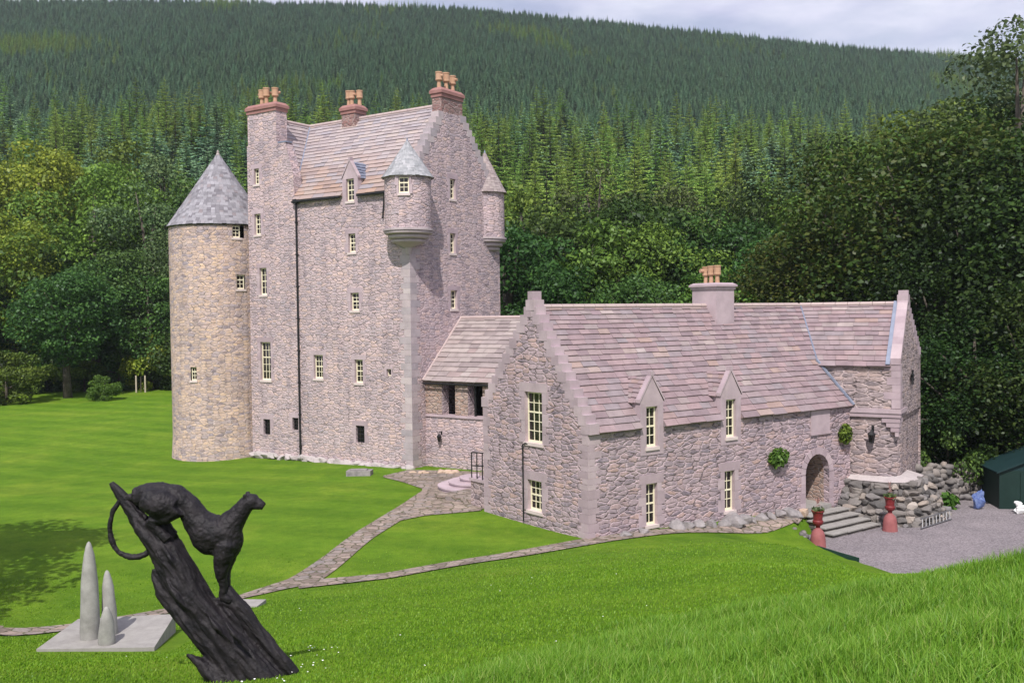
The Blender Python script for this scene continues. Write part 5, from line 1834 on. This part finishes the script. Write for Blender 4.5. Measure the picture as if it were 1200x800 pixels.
for k in range(26):                                  # long splintered ridges down the grain
    t = rng.uniform(.1, .85)
    X, Y = 405 + 400 * t, 250 + 500 * t
    d = rng.uniform(-.3, .1)
    o_ = rng.uniform(-.24, .24) * 250
    g.tube([s1(X - 40 + o_ * .75, Y - 52 - o_ * .6, d), s1(X + o_ * .75, Y - o_ * .6, d - .03), s1(X + 50 + o_ * .75, Y + 60 - o_ * .6, d)], [.01, .045, .015], 6)
remeshed('log', g, MT['bronze'], scu, .016, 1, .032, 9.0, 9.0, grain=(s1(830, 790) - s1(410, 255)).normalized())

# plinth with three pointed stones
pf = at(118, 768, 18.6)
pz = pf.z - .05
plx = tag(empty('stone_plinth', (pf.x, pf.y + 1.25, pz)), 'low rough grey stone plinth on the lawn carrying three pointed stones', 'plinth')
m = MB()
m.prism([(-1.28, -1.15), (.98, -1.12), (.66, 1.0), (-1.3, .72)], (0, 0, 0), XA, YA, ZV, -.5, .16)
m.build('slab', MT['plinth'], plx)
PB = Vector((pf.x, pf.y + 1.25, pz + .16))


def menhir(px_, Yo, h, r_, lean, lab):
    x = (px_ - 600) / 1150 * (pf.y + 1.25 + Yo)
    m = MB()
    pr = [(.86, 0), (.97, .08), (1.0, .22), (.96, .4), (.86, .58), (.70, .74), (.52, .86), (.36, .94), (.2, .985), (.02, 1.0)]
    m.lathe([(p * r_, z * h) for p, z in pr], (0, 0, 0), 18)
    for v in m.v:
        v += Vector((noise.noise(v * 3) * .03, noise.noise(v * 3 + Vector((7, 0, 0))) * .03, 0)) + Vector((lean * v.z, 0, 0))
    o = m.build('standing_stone', MT['granite'], smooth=True)
    o.location = (x, pf.y + 1.25 + Yo, pz + .155)
    tag(o, lab, 'stone')


menhir(97, -.55, 1.94, .185, .01, 'tallest pointed grey stone on the plinth')
menhir(121, -.3, 1.30, .15, -.03, 'middle sized pointed stone standing behind the shortest one on the plinth')
menhir(117, -.88, .74, .155, 0, 'shortest pointed stone, with a dark hole, at the front of the plinth')
m = MB()
m.prism([(-.62, -.35), (.34, -.3), (.42, .3), (-.6, .38)], (0, 0, 0), XA, YA, ZV, -.3, .1)
sp = at(290, 714, 25.6)
tag(m.build('paving_slab', MT['plinth'], loc=(sp.x, sp.y, T1(sp.x, sp.y) + .02)), 'pale rectangular stone slab beside the path behind the cheetah sculpture', 'slab')

# ------------------------------------------------------------------ trees
def crown_mesh(name, clumps, n_per, leaf, seed, mat, up=.45):
    g = np.random.default_rng(seed)
    Vs = []
    for (cx, cy, cz, r_) in clumps:
        n = int(n_per * (r_ ** 2) * g.uniform(.8, 1.2))
        d = g.normal(size=(n, 3)); d[:, 2] += .25
        d /= np.linalg.norm(d, axis=1)[:, None]
        rr = r_ * g.uniform(.35, 1.08, n) ** .6
        C = np.array([cx, cy, cz]) + d * rr[:, None] * np.array([1, 1, .72])
        N = d * .55 + g.normal(size=(n, 3)) * .5 + np.array([0, 0, up]); N /= np.linalg.norm(N, axis=1)[:, None]
        T = np.cross(N, g.normal(size=(n, 3))); T /= np.linalg.norm(T, axis=1)[:, None]
        B = np.cross(N, T)
        s = leaf * g.uniform(.55, 1.35, n)[:, None]
        V = np.stack([C - T * s, C + B * s * .6 + N * s * .12, C + T * s * .9 - N * s * .2, C - B * s * .6 + N * s * .12], 1)
        Vs.append(V.reshape(-1, 3))
    V = np.concatenate(Vs)
    return np_mesh(name, V, np.arange(len(V)).reshape(-1, 4), mat)


def broadleaf(seed, H, Rw, n_cl, n_per, leaf, mat, low=.18, conic=0.0, nbranch=10):
    """returns (trunk mesh, crown mesh) for a tree of height H and crown radius Rw"""
    rg = random.Random(seed)
    cl = []
    zc, hz = H * (low + (1 - low) / 2), H * (1 - low) / 2
    for k in range(n_cl):
        while True:
            v = Vector((rg.uniform(-1, 1), rg.uniform(-1, 1), rg.uniform(-1, 1)))
            if .25 < v.length < 1: break
        v = v.normalized() * (v.length ** .5)
        r_ = Rw * rg.uniform(.20, .36)
        sc = 1 - conic * (v.z + 1) / 2
        wx = 1 + .22 * math.sin(seed * 1.7 + math.atan2(v.y, v.x) * 2)
        cl.append((v.x * (Rw - r_ * .7) * sc * wx, v.y * (Rw - r_ * .7) * sc, zc + v.z * (hz - r_ * .55), r_))
    t = MB()
    tr = H * .022 + .05
    t.tube([(0, 0, -.6), (rg.uniform(-.1, .1), rg.uniform(-.1, .1), H * .22), (rg.uniform(-.3, .3), rg.uniform(-.3, .3), H * .5), (rg.uniform(-.5, .5), rg.uniform(-.5, .5), H * .85)], [tr * 1.4, tr, tr * .7, tr * .15], 8)
    for k in range(min(nbranch, n_cl)):
        c_ = cl[k]
        z0 = min(c_[2] * .75, H * rg.uniform(.2, .55))
        t.tube([(0, 0, z0), (c_[0] * .5, c_[1] * .5, z0 + (c_[2] - z0) * .6), (c_[0], c_[1], c_[2])], [tr * .5, tr * .3, tr * .08], 6)
    tme = bpy.data.meshes.new('trunk')
    tme.from_pydata([tuple(v) for v in t.v], [], t.f); tme.materials.append(MT['bark'])
    tme.polygons.foreach_set('use_smooth', [True] * len(tme.polygons))
    tme.update()
    return tme, crown_mesh('crown', cl, n_per, leaf, seed, mat)


PROTO = {}


def proto(key, *a, **k):
    PROTO[key] = broadleaf(*a, **k)


# far trees (about 90 m away): leaf clumps a few pixels wide
proto('dark1', 11, 12, 5.0, 52, 110, .165, MT['leaf_dark'])
proto('dark2', 12, 12, 4.6, 50, 110, .165, MT['leaf_dark'], low=.1)
proto('mid1', 13, 12, 4.8, 50, 110, .165, MT['leaf_mid'], low=.12)
proto('mid2', 14, 12, 5.2, 54, 170, .125, MT['leaf_mid'])
proto('lime', 15, 12, 4.4, 50, 190, .115, MT['leaf_lime'], low=.15)
proto('grey1', 16, 12, 4.2, 46, 190, .11, MT['leaf_grey'], low=.1, conic=.35)
proto('grey2', 17, 12, 3.6, 44, 190, .11, MT['leaf_grey'], low=.1, conic=.5)
proto('bronze', 18, 12, 5.4, 70, 190, .105, MT['leaf_bronze'], low=.08, nbranch=22)
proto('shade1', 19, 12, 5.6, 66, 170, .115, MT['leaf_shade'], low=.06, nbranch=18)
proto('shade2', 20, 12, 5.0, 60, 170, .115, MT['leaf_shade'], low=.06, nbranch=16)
proto('wispy', 21, 12, 3.8, 46, 230, .085, MT['leaf_grey'], low=.2, nbranch=6)


proto('bush1', 61, 12, 8.5, 22, 75, .32, MT['leaf_mid'], low=-.12)
proto('bush2', 62, 12, 8.0, 22, 75, .32, MT['leaf_lime'], low=-.12)
proto('bush3', 63, 12, 8.5, 22, 75, .32, MT['leaf_dark'], low=-.12)


def tree(name, key, px, Y, H, label, cat='tree', group=None, wide=1.0, x=None, zoff=0):
    X = (px - 600) / 1150 * Y if x is None else x
    s = H / 12
    o = empty(name, (X, Y, T1(X, Y) + zoff), rng.uniform(0, 6.28))
    o.scale = (s * wide, s * wide, s)
    tag(o, label, cat, group)
    tme, cme = PROTO[key]
    link_mesh('trunk', tme, o)
    link_mesh('crown', cme, o)
    return o


# left, beyond the lawn
tree('broadleaf_tree', 'dark1', 78, 94, 12.5, 'big dark green spreading tree at the far lawn edge left of the round tower')
tree('broadleaf_tree', 'bush1', 6, 90, 5.0, 'low rounded bushy tree at the left end of the far lawn', wide=1.0)
tree('broadleaf_tree', 'lime', 15, 104, 18.5, 'bright green tall tree behind the low rounded one at the left picture edge')
tree('broadleaf_tree', 'lime', 48, 122, 25.5, 'yellowish topped tree standing high among the green ones on the left')
tree('broadleaf_tree', 'mid2', 112, 118, 24, 'tall mid green tree rising behind the big dark lawn edge tree')
tree('broadleaf_tree', 'dark2', 150, 104, 15, 'dark green tree between the big lawn edge tree and the staked sapling')
tree('broadleaf_tree', 'grey1', 178, 112, 23, 'greyish tall tree just left of the round tower roof')
tree('broadleaf_tree', 'grey2', 205, 104, 17, 'grey green tree half hidden by the round tower')
for k, (px, Y, H, key) in enumerate(((-40, 100, 20, 'mid1'), (70, 132, 22, 'grey1'), (140, 134, 24, 'mid1'), (200, 128, 24, 'grey2'), (0, 130, 24, 'grey2'), (-60, 125, 24, 'mid2'), (240, 120, 22, 'dark2'), (40, 108, 16, 'dark2'), (110, 103, 14, 'dark1'), (175, 101, 12, 'dark2'))):
    tree('broadleaf_tree', key, px, Y, H, 'green broadleaf tree in the wood behind the far left lawn', group='broadleaf trees of the wood on the left')
tree('shrub', 'bush2', 178, 100, 6.0, 'light green shrub beside the staked sapling left of the round tower', 'shrub', wide=.8)
tree('shrub', 'bush1', 121, 91, 2.4, 'small round shrub on the far lawn in front of the dark trees', 'shrub', wide=1.0)
for k, (px, Y, H, key) in enumerate(((35, 99, 4.2, 'bush1'), (60, 101, 4.6, 'bush3'), (98, 100, 3.8, 'bush1'), (138, 101, 4.6, 'bush3'), (205, 101, 6, 'bush3'), (-15, 98, 5, 'bush3'), (160, 104, 5, 'bush1'), (118, 103, 5, 'bush3'))):
    tree('shrub', key, px, Y, H, 'green bush filling the shade under the trees at the far lawn edge', 'shrub', 'bushes under the trees at the far lawn edge')
sx, sy = -37.0, 97.5
sp_ = tag(empty('sapling', (sx, sy, T1(sx, sy))), 'young sapling between two pale stakes on the far lawn', 'sapling')
for dx in (-.45, .45):
    m = MB(); m.tube([(dx, 0, -.3), (dx, 0, 1.7)], .08, 6); m.build('stake', MT['stake'], sp_)
m = MB(); m.tube([(0, 0, -.2), (.05, 0, 2.2)], [.05, .03], 6); m.build('trunk', MT['bark'], sp_)
leafy('crown', 150, (.7, .7, 1.1), .2, 91, MT['leaf_lime'], (0, 0, 2.6), sp_)
# off to the left, whose shadow falls across the lawn
tree('broadleaf_tree', 'dark1', 0, 25.0, 13.5, 'tree standing just outside the left edge whose shade falls on the lawn', x=-19.6)
tree('broadleaf_tree', 'dark2', 0, 19.0, 11.0, 'second tree added unseen outside the left edge, nearer the viewer, to darken the lawn corner', x=-18.6)  # out of view, added to deepen the shadow on the near lawn
# behind the wing
for k, (px, Y, H, key) in enumerate(((596, 78, 15.0, 'dark1'), (640, 84, 16.5, 'dark2'), (688, 80, 15, 'mid1'), (735, 86, 17.5, 'dark1'), (775, 80, 14.5, 'mid2'), (820, 84, 15.5, 'dark2'), (868, 82, 14.5, 'dark1'),
                                     (700, 94, 21, 'grey1'), (620, 98, 20, 'mid1'), (790, 96, 19.5, 'grey2'), (860, 98, 19, 'grey1'), (655, 72, 11.5, 'dark2'), (745, 72, 10.5, 'dark1'), (850, 70, 10.5, 'mid1'), (560, 90, 14, 'dark1'), (905, 76, 12.5, 'dark2'), (540, 84, 9, 'dark2'))):
    tree('broadleaf_tree', key, px, Y, H, 'broadleaf tree in the green bank behind the low wing', group='broadleaf trees behind the low wing')
# right hand wood
tree('broadleaf_tree', 'shade2', 940, 96, 23.5, 'very dark rounded tree standing below the spruces right of centre')
tree('broadleaf_tree', 'mid2', 1010, 82, 19.5, 'fresh green domed tree above the end block roof')
tree('broadleaf_tree', 'bronze', 1090, 64, 20.0, 'bronze tinged tree leaning over the end block on the right', wide=1.15)
tree('broadleaf_tree', 'bronze', 985, 68, 13.5, 'bronze green tree just behind the end block ridge', wide=1.25)
tree('broadleaf_tree', 'mid2', 1130, 80, 23, 'fresh green tree top at the upper right beside the wispy tree')
tree('broadleaf_tree', 'wispy', 1196, 66, 26, 'tall thin crowned tree breaking the skyline at the right edge')
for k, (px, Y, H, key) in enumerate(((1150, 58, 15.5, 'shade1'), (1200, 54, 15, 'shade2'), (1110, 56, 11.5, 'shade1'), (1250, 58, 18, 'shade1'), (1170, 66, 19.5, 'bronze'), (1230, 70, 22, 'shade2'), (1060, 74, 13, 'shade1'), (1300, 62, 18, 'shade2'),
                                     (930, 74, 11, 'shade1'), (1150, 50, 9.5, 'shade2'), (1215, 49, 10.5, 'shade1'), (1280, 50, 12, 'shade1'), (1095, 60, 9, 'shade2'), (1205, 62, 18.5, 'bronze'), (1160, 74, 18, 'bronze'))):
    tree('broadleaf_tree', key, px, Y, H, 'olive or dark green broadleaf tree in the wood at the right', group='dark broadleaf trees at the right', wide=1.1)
# scrub under the right hand trees
for k, (x, y, H) in enumerate(((24.5, 48.4, 4.5), (21.5, 48.5, 4), (27.5, 47.5, 4.2), (19.5, 51, 4.5))):
    tree('shrub', 'bush3', 0, y, H, 'dark shrub in the shade behind the gravel yard', 'shrub', 'dark shrubs behind the yard', x=x, wide=.8)
m = leafy('fern', 120, (.55, .4, .4), .22, 55, MT['leaf_mid'], (19.9, 44.9, GZ + .3))
tag(m, 'green fern at the foot of the shaded rubble wall', 'plant')


def conifer_mesh(name, seed, H, Rw, nwh, nbr, needles, per, droop=.28, bare=.12, open_=0.0):
    g = np.random.default_rng(seed)
    V, Fc, MI = [], [], []
    seg = 5
    for k in range(seg):
        a = 2 * math.pi * k / seg
        V.append((.016 * H * math.cos(a), .016 * H * math.sin(a), -1.0))
    V.append((0, 0, H * .95))
    for k in range(seg):
        Fc.append((k, (k + 1) % seg, seg, seg)); MI.append(0)
    Fq = []
    for w_ in range(nwh):
        t = w_ / (nwh - 1)
        z = H * (bare + (1 - bare) * t ** .9)
        rad = Rw * (1 - t) ** .85 * (1 if t > .06 else .8) + .10
        nb = max(4, int(nbr * (1 - .45 * t)))
        a0 = g.random() * 6.28
        for b_ in range(nb):
            if g.random() < open_: continue
            a = a0 + 2 * math.pi * b_ / nb + g.normal() * .22
            l = rad * g.uniform(.65, 1.15)
            d = np.array([math.cos(a), math.sin(a), 0.]); s_ = np.array([-math.sin(a), math.cos(a), 0.])
            dr = droop * g.uniform(.6, 1.4) * (1 - .8 * t)
            up_ = .25 * t
            zz = z + g.normal() * H * .008
            for q in range(per):
                f0 = q / per
                c0 = np.array([0, 0, zz]) + d * l * f0 + np.array([0, 0, l * (up_ * f0 - dr * f0 ** 1.5)])
                f1 = min(1.0, f0 + 1.25 / per)
                c1 = np.array([0, 0, zz]) + d * l * f1 + np.array([0, 0, l * (up_ * f1 - dr * f1 ** 1.5)])
                wv = l * .30 * (1 - .6 * f0) * g.uniform(.7, 1.3) + .05
                dd = np.array([0, 0, -wv * g.uniform(.2, .6)])
                mid = c0 * .45 + c1 * .55
                i = len(V)
                V += [tuple(c0 + np.array([0, 0, .03])), tuple(mid + s_ * wv + dd), tuple(c1), tuple(mid - s_ * wv + dd)]
                Fc.append((i, i + 1, i + 2, i + 3)); MI.append(1)
    # leader
    for k in range(6):
        a = g.random() * 6.28
        i = len(V); z = H * (.9 + .016 * k)
        V += [(0, 0, z), (.14 * math.cos(a + .5), .14 * math.sin(a + .5), z + .1), (.2 * math.cos(a), .2 * math.sin(a), z + .32), (.14 * math.cos(a - .5), .14 * math.sin(a - .5), z + .1)]
        Fc.append((i, i + 1, i + 2, i + 3)); MI.append(1)
    me = bpy.data.meshes.new(name)
    me.from_pydata([tuple(map(float, v)) for v in V], [], [f if f[2] != f[3] else f[:3] for f in Fc])
    me.materials.append(MT['bark']); me.materials.append(needles)
    me.polygons.foreach_set('material_index', MI)
    me.update()
    return me


SPR = [conifer_mesh('spruce', 31 + k, 13.5 + k, 2.9 + .2 * k, 26, 9, MT['needle'], 3) for k in range(3)]
SPRB = [conifer_mesh('spruce', 51 + k, 11.5, 3.7 + .3 * k, 22, 9, MT['needle'], 3) for k in range(2)]
LAR = [conifer_mesh('larch', 41 + k, 15, 2.9, 24, 9, MT['larch'], 4, droop=.1, bare=.1, open_=.12) for k in range(2)]

g = np.random.default_rng(5)
# candidate planting positions: rough grid over the visible sector of the hill
pts = []
Y_ = 118.0
while Y_ < 716:
    sp0 = 3.7 if Y_ < 260 else 2.7
    Y = Y_
    Y_ += sp0
    hw = .60 * Y
    ox = g.uniform(0, sp0)
    for X in np.arange(-hw, hw, sp0):
        pts.append((X + ox + g.uniform(-1.9, 1.9), Y + g.uniform(-2.1, 2.1)))
pts = np.array(pts)
# keep the front strip for the broadleaf wood on the left
keep = np.ones(len(pts), bool)
keep &= ~((pts[:, 1] < 140) & (pts[:, 0] < -38))
keep &= g.random(len(pts)) < np.where(pts[:, 1] < 260, .42, .93)
pts = pts[keep]
zt = terr(pts[:, 0], pts[:, 1])
sc = np.where(pts[:, 1] < 260, g.uniform(.95, 1.5, len(pts)), g.uniform(.40, .68, len(pts)))
nzv = np.array([noise.noise(Vector((p[0] * .018, p[1] * .009, 0))) for p in pts]) + g.normal(size=len(pts)) * .17
lar_p = np.where(pts[:, 1] < 300, nzv > -.02, nzv > .55)
order = np.argsort(pts[:, 1])
near = order[:300]
far = order[300:]
first = {}
for i in near:
    k = int(g.integers(0, 2 if lar_p[i] else 5))
    me = LAR[k] if lar_p[i] else (SPR + SPRB)[k]
    o = link_mesh('larch_tree' if lar_p[i] else 'spruce_tree', me)
    o.location = (pts[i, 0], pts[i, 1], zt[i] - .3)
    s = float(sc[i])
    o.scale = (s * .95, s * .95, s)
    o.rotation_euler = (0, 0, float(g.random() * 6.28))
    first.setdefault((bool(lar_p[i]), k), o)
    if lar_p[i]:
        tag(o, 'light green feathery larch on the lower slope of the hill', 'tree', 'larches on the lower slope')
    else:
        tag(o, 'dark blue green spruce on the lower slope of the hill', 'tree', 'spruces on the lower slope')


def forest(name, idx, meshes, label):
    """the far plantation, one mass: points carrying instances of the tree meshes"""
    me = bpy.data.meshes.new(name)
    n = len(idx)
    me.vertices.add(n)
    co = np.c_[pts[idx], zt[idx] - .3].astype(np.float32)
    me.vertices.foreach_set('co', co.ravel())
    for nm, ty, val in (('tree_scale', 'FLOAT', sc[idx]), ('tree_turn', 'FLOAT', g.random(n) * 6.28), ('tree_pick', 'INT', g.integers(0, len(meshes), n))):
        at_ = me.attributes.new(nm, ty, 'POINT')
        at_.data.foreach_set('value', np.asarray(val, np.int32 if ty == 'INT' else np.float32))
    me.update()
    o = tag(link_mesh(name, me), label, 'forest', kind='stuff')
    ng = bpy.data.node_groups.new(name, 'GeometryNodeTree')
    ng.interface.new_socket('Geometry', in_out='INPUT', socket_type='NodeSocketGeometry')
    ng.interface.new_socket('Geometry', in_out='OUTPUT', socket_type='NodeSocketGeometry')
    N, Lk = ng.nodes, ng.links
    gi, go = N.new('NodeGroupInput'), N.new('NodeGroupOutput')
    iop = N.new('GeometryNodeInstanceOnPoints')
    j = N.new('GeometryNodeJoinGeometry')
    for ob in reversed(meshes):
        oi = N.new('GeometryNodeObjectInfo'); oi.transform_space = 'ORIGINAL'
        oi.inputs['Object'].default_value = ob
        oi.inputs['As Instance'].default_value = True
        Lk.new(oi.outputs['Geometry'], j.inputs[0])

    def attr(nm, ty):
        a = N.new('GeometryNodeInputNamedAttribute'); a.data_type = ty
        a.inputs['Name'].default_value = nm
        return a.outputs['Attribute']
    cx_ = N.new('ShaderNodeCombineXYZ')
    Lk.new(attr('tree_turn', 'FLOAT'), cx_.inputs[2])
    Lk.new(gi.outputs[0], iop.inputs['Points'])
    Lk.new(j.outputs[0], iop.inputs['Instance'])
    iop.inputs['Pick Instance'].default_value = True
    Lk.new(attr('tree_pick', 'INT'), iop.inputs['Instance Index'])
    Lk.new(cx_.outputs[0], iop.inputs['Rotation'])
    Lk.new(attr('tree_scale', 'FLOAT'), iop.inputs['Scale'])
    Lk.new(iop.outputs[0], go.inputs[0])
    md = o.modifiers.new('trees', 'NODES')
    md.node_group = ng
    return o


sp_obs = [o for k, o in first.items() if not k[0]]
la_obs = [o for k, o in first.items() if k[0]]
forest('spruce_forest', far[~lar_p[far]], [first[(False, k)] for k in (0, 1, 3, 4, 3, 4)], 'dense plantation of dark spruces covering the upper hillside')
forest('larch_forest', far[lar_p[far]], la_obs, 'patches of lighter larches scattered through the hillside plantation')

# ------------------------------------------------------------------ grass
def blades(name, X, Y, h, wd, lean, mat, seed, kind_label):
    g = np.random.default_rng(seed)
    n = len(X)
    Z = terr(X, Y)
    a = g.random(n) * 6.28
    ca, sa = np.cos(a), np.sin(a)
    ln = lean * g.uniform(.2, 1.3, n) * h
    b = g.random(n) * 6.28
    lx, ly = np.cos(b) * ln + .12 * h, np.sin(b) * ln + .08 * h
    w = wd * g.uniform(.6, 1.2, n)
    P = np.c_[X, Y, Z - .01]
    side = np.c_[ca * w, sa * w, np.zeros(n)]
    mid = P + np.c_[lx * .35, ly * .35, h * .6]
    tip = P + np.c_[lx, ly, h * np.sqrt(np.clip(1 - (ln / h) ** 2 * .5, .2, 1))]
    V = np.stack([P - side, P + side, mid + side * .8, mid - side * .8, tip], 1).reshape(-1, 3)
    i = np.arange(n) * 5
    F4 = np.c_[i, i + 1, i + 2, i + 3]
    F3 = np.c_[i + 3, i + 2, i + 4, i + 4]
    me = bpy.data.meshes.new(name)
    me.vertices.add(n * 5); me.vertices.foreach_set('co', V.astype(np.float32).ravel())
    loops = np.concatenate([F4.ravel(), F3[:, :3].ravel()]).astype(np.int32)
    me.loops.add(len(loops)); me.loops.foreach_set('vertex_index', loops)
    me.polygons.add(2 * n)
    me.polygons.foreach_set('loop_start', np.concatenate([np.arange(n) * 4, 4 * n + np.arange(n) * 3]).astype(np.int32))
    me.materials.append(mat)
    me.update(calc_edges=True); me.validate()
    return tag(link_mesh(name, me), kind_label, 'grass', kind='stuff')


g = np.random.default_rng(77)


def sector(n, r_a, r_b, pw, a0=-31, a1=31):
    r_ = (r_a ** pw + g.random(n) * (r_b ** pw - r_a ** pw)) ** (1 / pw)
    th = np.radians(g.uniform(a0, a1, n))
    return r_ * np.sin(th), r_ * np.cos(th)


def longness(X, Y):
    """1 on the unmown bank in front, 0 on the mown lawn"""
    lim = np.interp(X / Y, [-.5, -.25, -.05, .15, .35, .6], [4, 6.5, 10.5, 13.5, 14, 13])
    n_ = np.array([noise.noise(Vector((x * .5, y * .5, 3))) for x, y in zip(X, Y)])
    return np.clip((lim + n_ * 1.6 - Y) / 2.5, 0, 1)


X, Y = sector(230000, 3.6, 16, 1.35)
k = longness(X, Y)
sel = g.random(len(X)) < k
X, Y, k = X[sel], Y[sel], k[sel]
cl_ = np.array([noise.noise(Vector((x * 1.1, y * 1.1, 9))) for x, y in zip(X, Y)])
h = (.055 + .10 * k) * (1 + .7 * cl_) * g.uniform(.6, 1.3, len(X))
blades('long_grass', X, Y, np.maximum(h, .03), .0042, .65, MT['blade'], 4, 'long unmown bright green grass on the near bank')
X, Y = sector(260000, 6, 34, 1.2, -30, 30)
k = longness(X, Y)
sel = (g.random(len(X)) > k) & (g.random(len(X)) < np.clip((34 - Y) / 16, 0, 1)) & (sdist(X, Y, GRAVEL) > .1)
for pth in ([(-6.6, 29.6), (-4, 30.4), (-.3, 32.8), (.3, 31.7), (-3.6, 29.3), (-6.3, 28.3)], [(-13.4, 25.6), (-7.9, 28.4), (-5.9, 29.3), (-8.3, 26.9), (-13.2, 24.3)], [(-22, 23.5), (-13.4, 25.6), (-13.2, 24.3), (-22, 22)], [(-7.4, 29), (-6.2, 34.2), (-5.1, 33.6), (-5.9, 29)]):
    sel &= sdist(X, Y, np.array(pth)) > .06
sel &= ~((np.abs(X - PB.x) < 1.35) & (np.abs(Y - PB.y) < 1.3))
X, Y = X[sel], Y[sel]
blades('lawn_grass', X, Y, g.uniform(.018, .045, len(X)) * (1 + Y * .012), .0035 + .0004 * Y, .5, MT['shortblade'], 6, 'short mown grass of the lawn on the slope')
# daisies
dm_ = MB()
for k in range(46):
    if k < 30:
        q = at(rng.gauss(352, 22), rng.gauss(778, 14), 13); x, y = q.x, q.y * rng.uniform(.85, 1.15)
    else:
        x, y = [float(v[0]) for v in sector(1, 9, 26, 1.5, -26, 8)]
    z = T1(x, y) + rng.uniform(.035, .06)
    r_ = rng.uniform(.009, .016)
    n = 6
    i = len(dm_.v)
    dm_.v += [Vector((x, y, z + .004))] + [Vector((x + r_ * math.cos(a * math.pi / 3), y + r_ * math.sin(a * math.pi / 3), z + rng.uniform(-.004, .004))) for a in range(6)]
    for a in range(6):
        dm_.f.append([i, i + 1 + a, i + 1 + (a + 1) % 6]); dm_.m.append(0); dm_.uv.append(None)
tag(dm_.build('daisies', MT['daisy']), 'small white daisies scattered in the grass around the sculpture', 'flowers', kind='stuff')

# ------------------------------------------------------------------ the air between here and the hill
hz = MB()
hz.box(-1750, 1750, -60, 1750, -160, 330)
hm = bpy.data.materials.new('valley_air')
hm.use_nodes = True
hn, hl = hm.node_tree.nodes, hm.node_tree.links
hn.clear()
ho = hn.new('ShaderNodeOutputMaterial')
hv = hn.new('ShaderNodeVolumePrincipled')
hv.inputs['Color'].default_value = (0.80, 0.88, 1.0, 1)
hv.inputs['Density'].default_value = 0.00016
hv.inputs['Anisotropy'].default_value = 0.2
hl.new(hv.outputs[0], ho.inputs['Volume'])
tag(hz.build('haze', hm), kind='stuff')
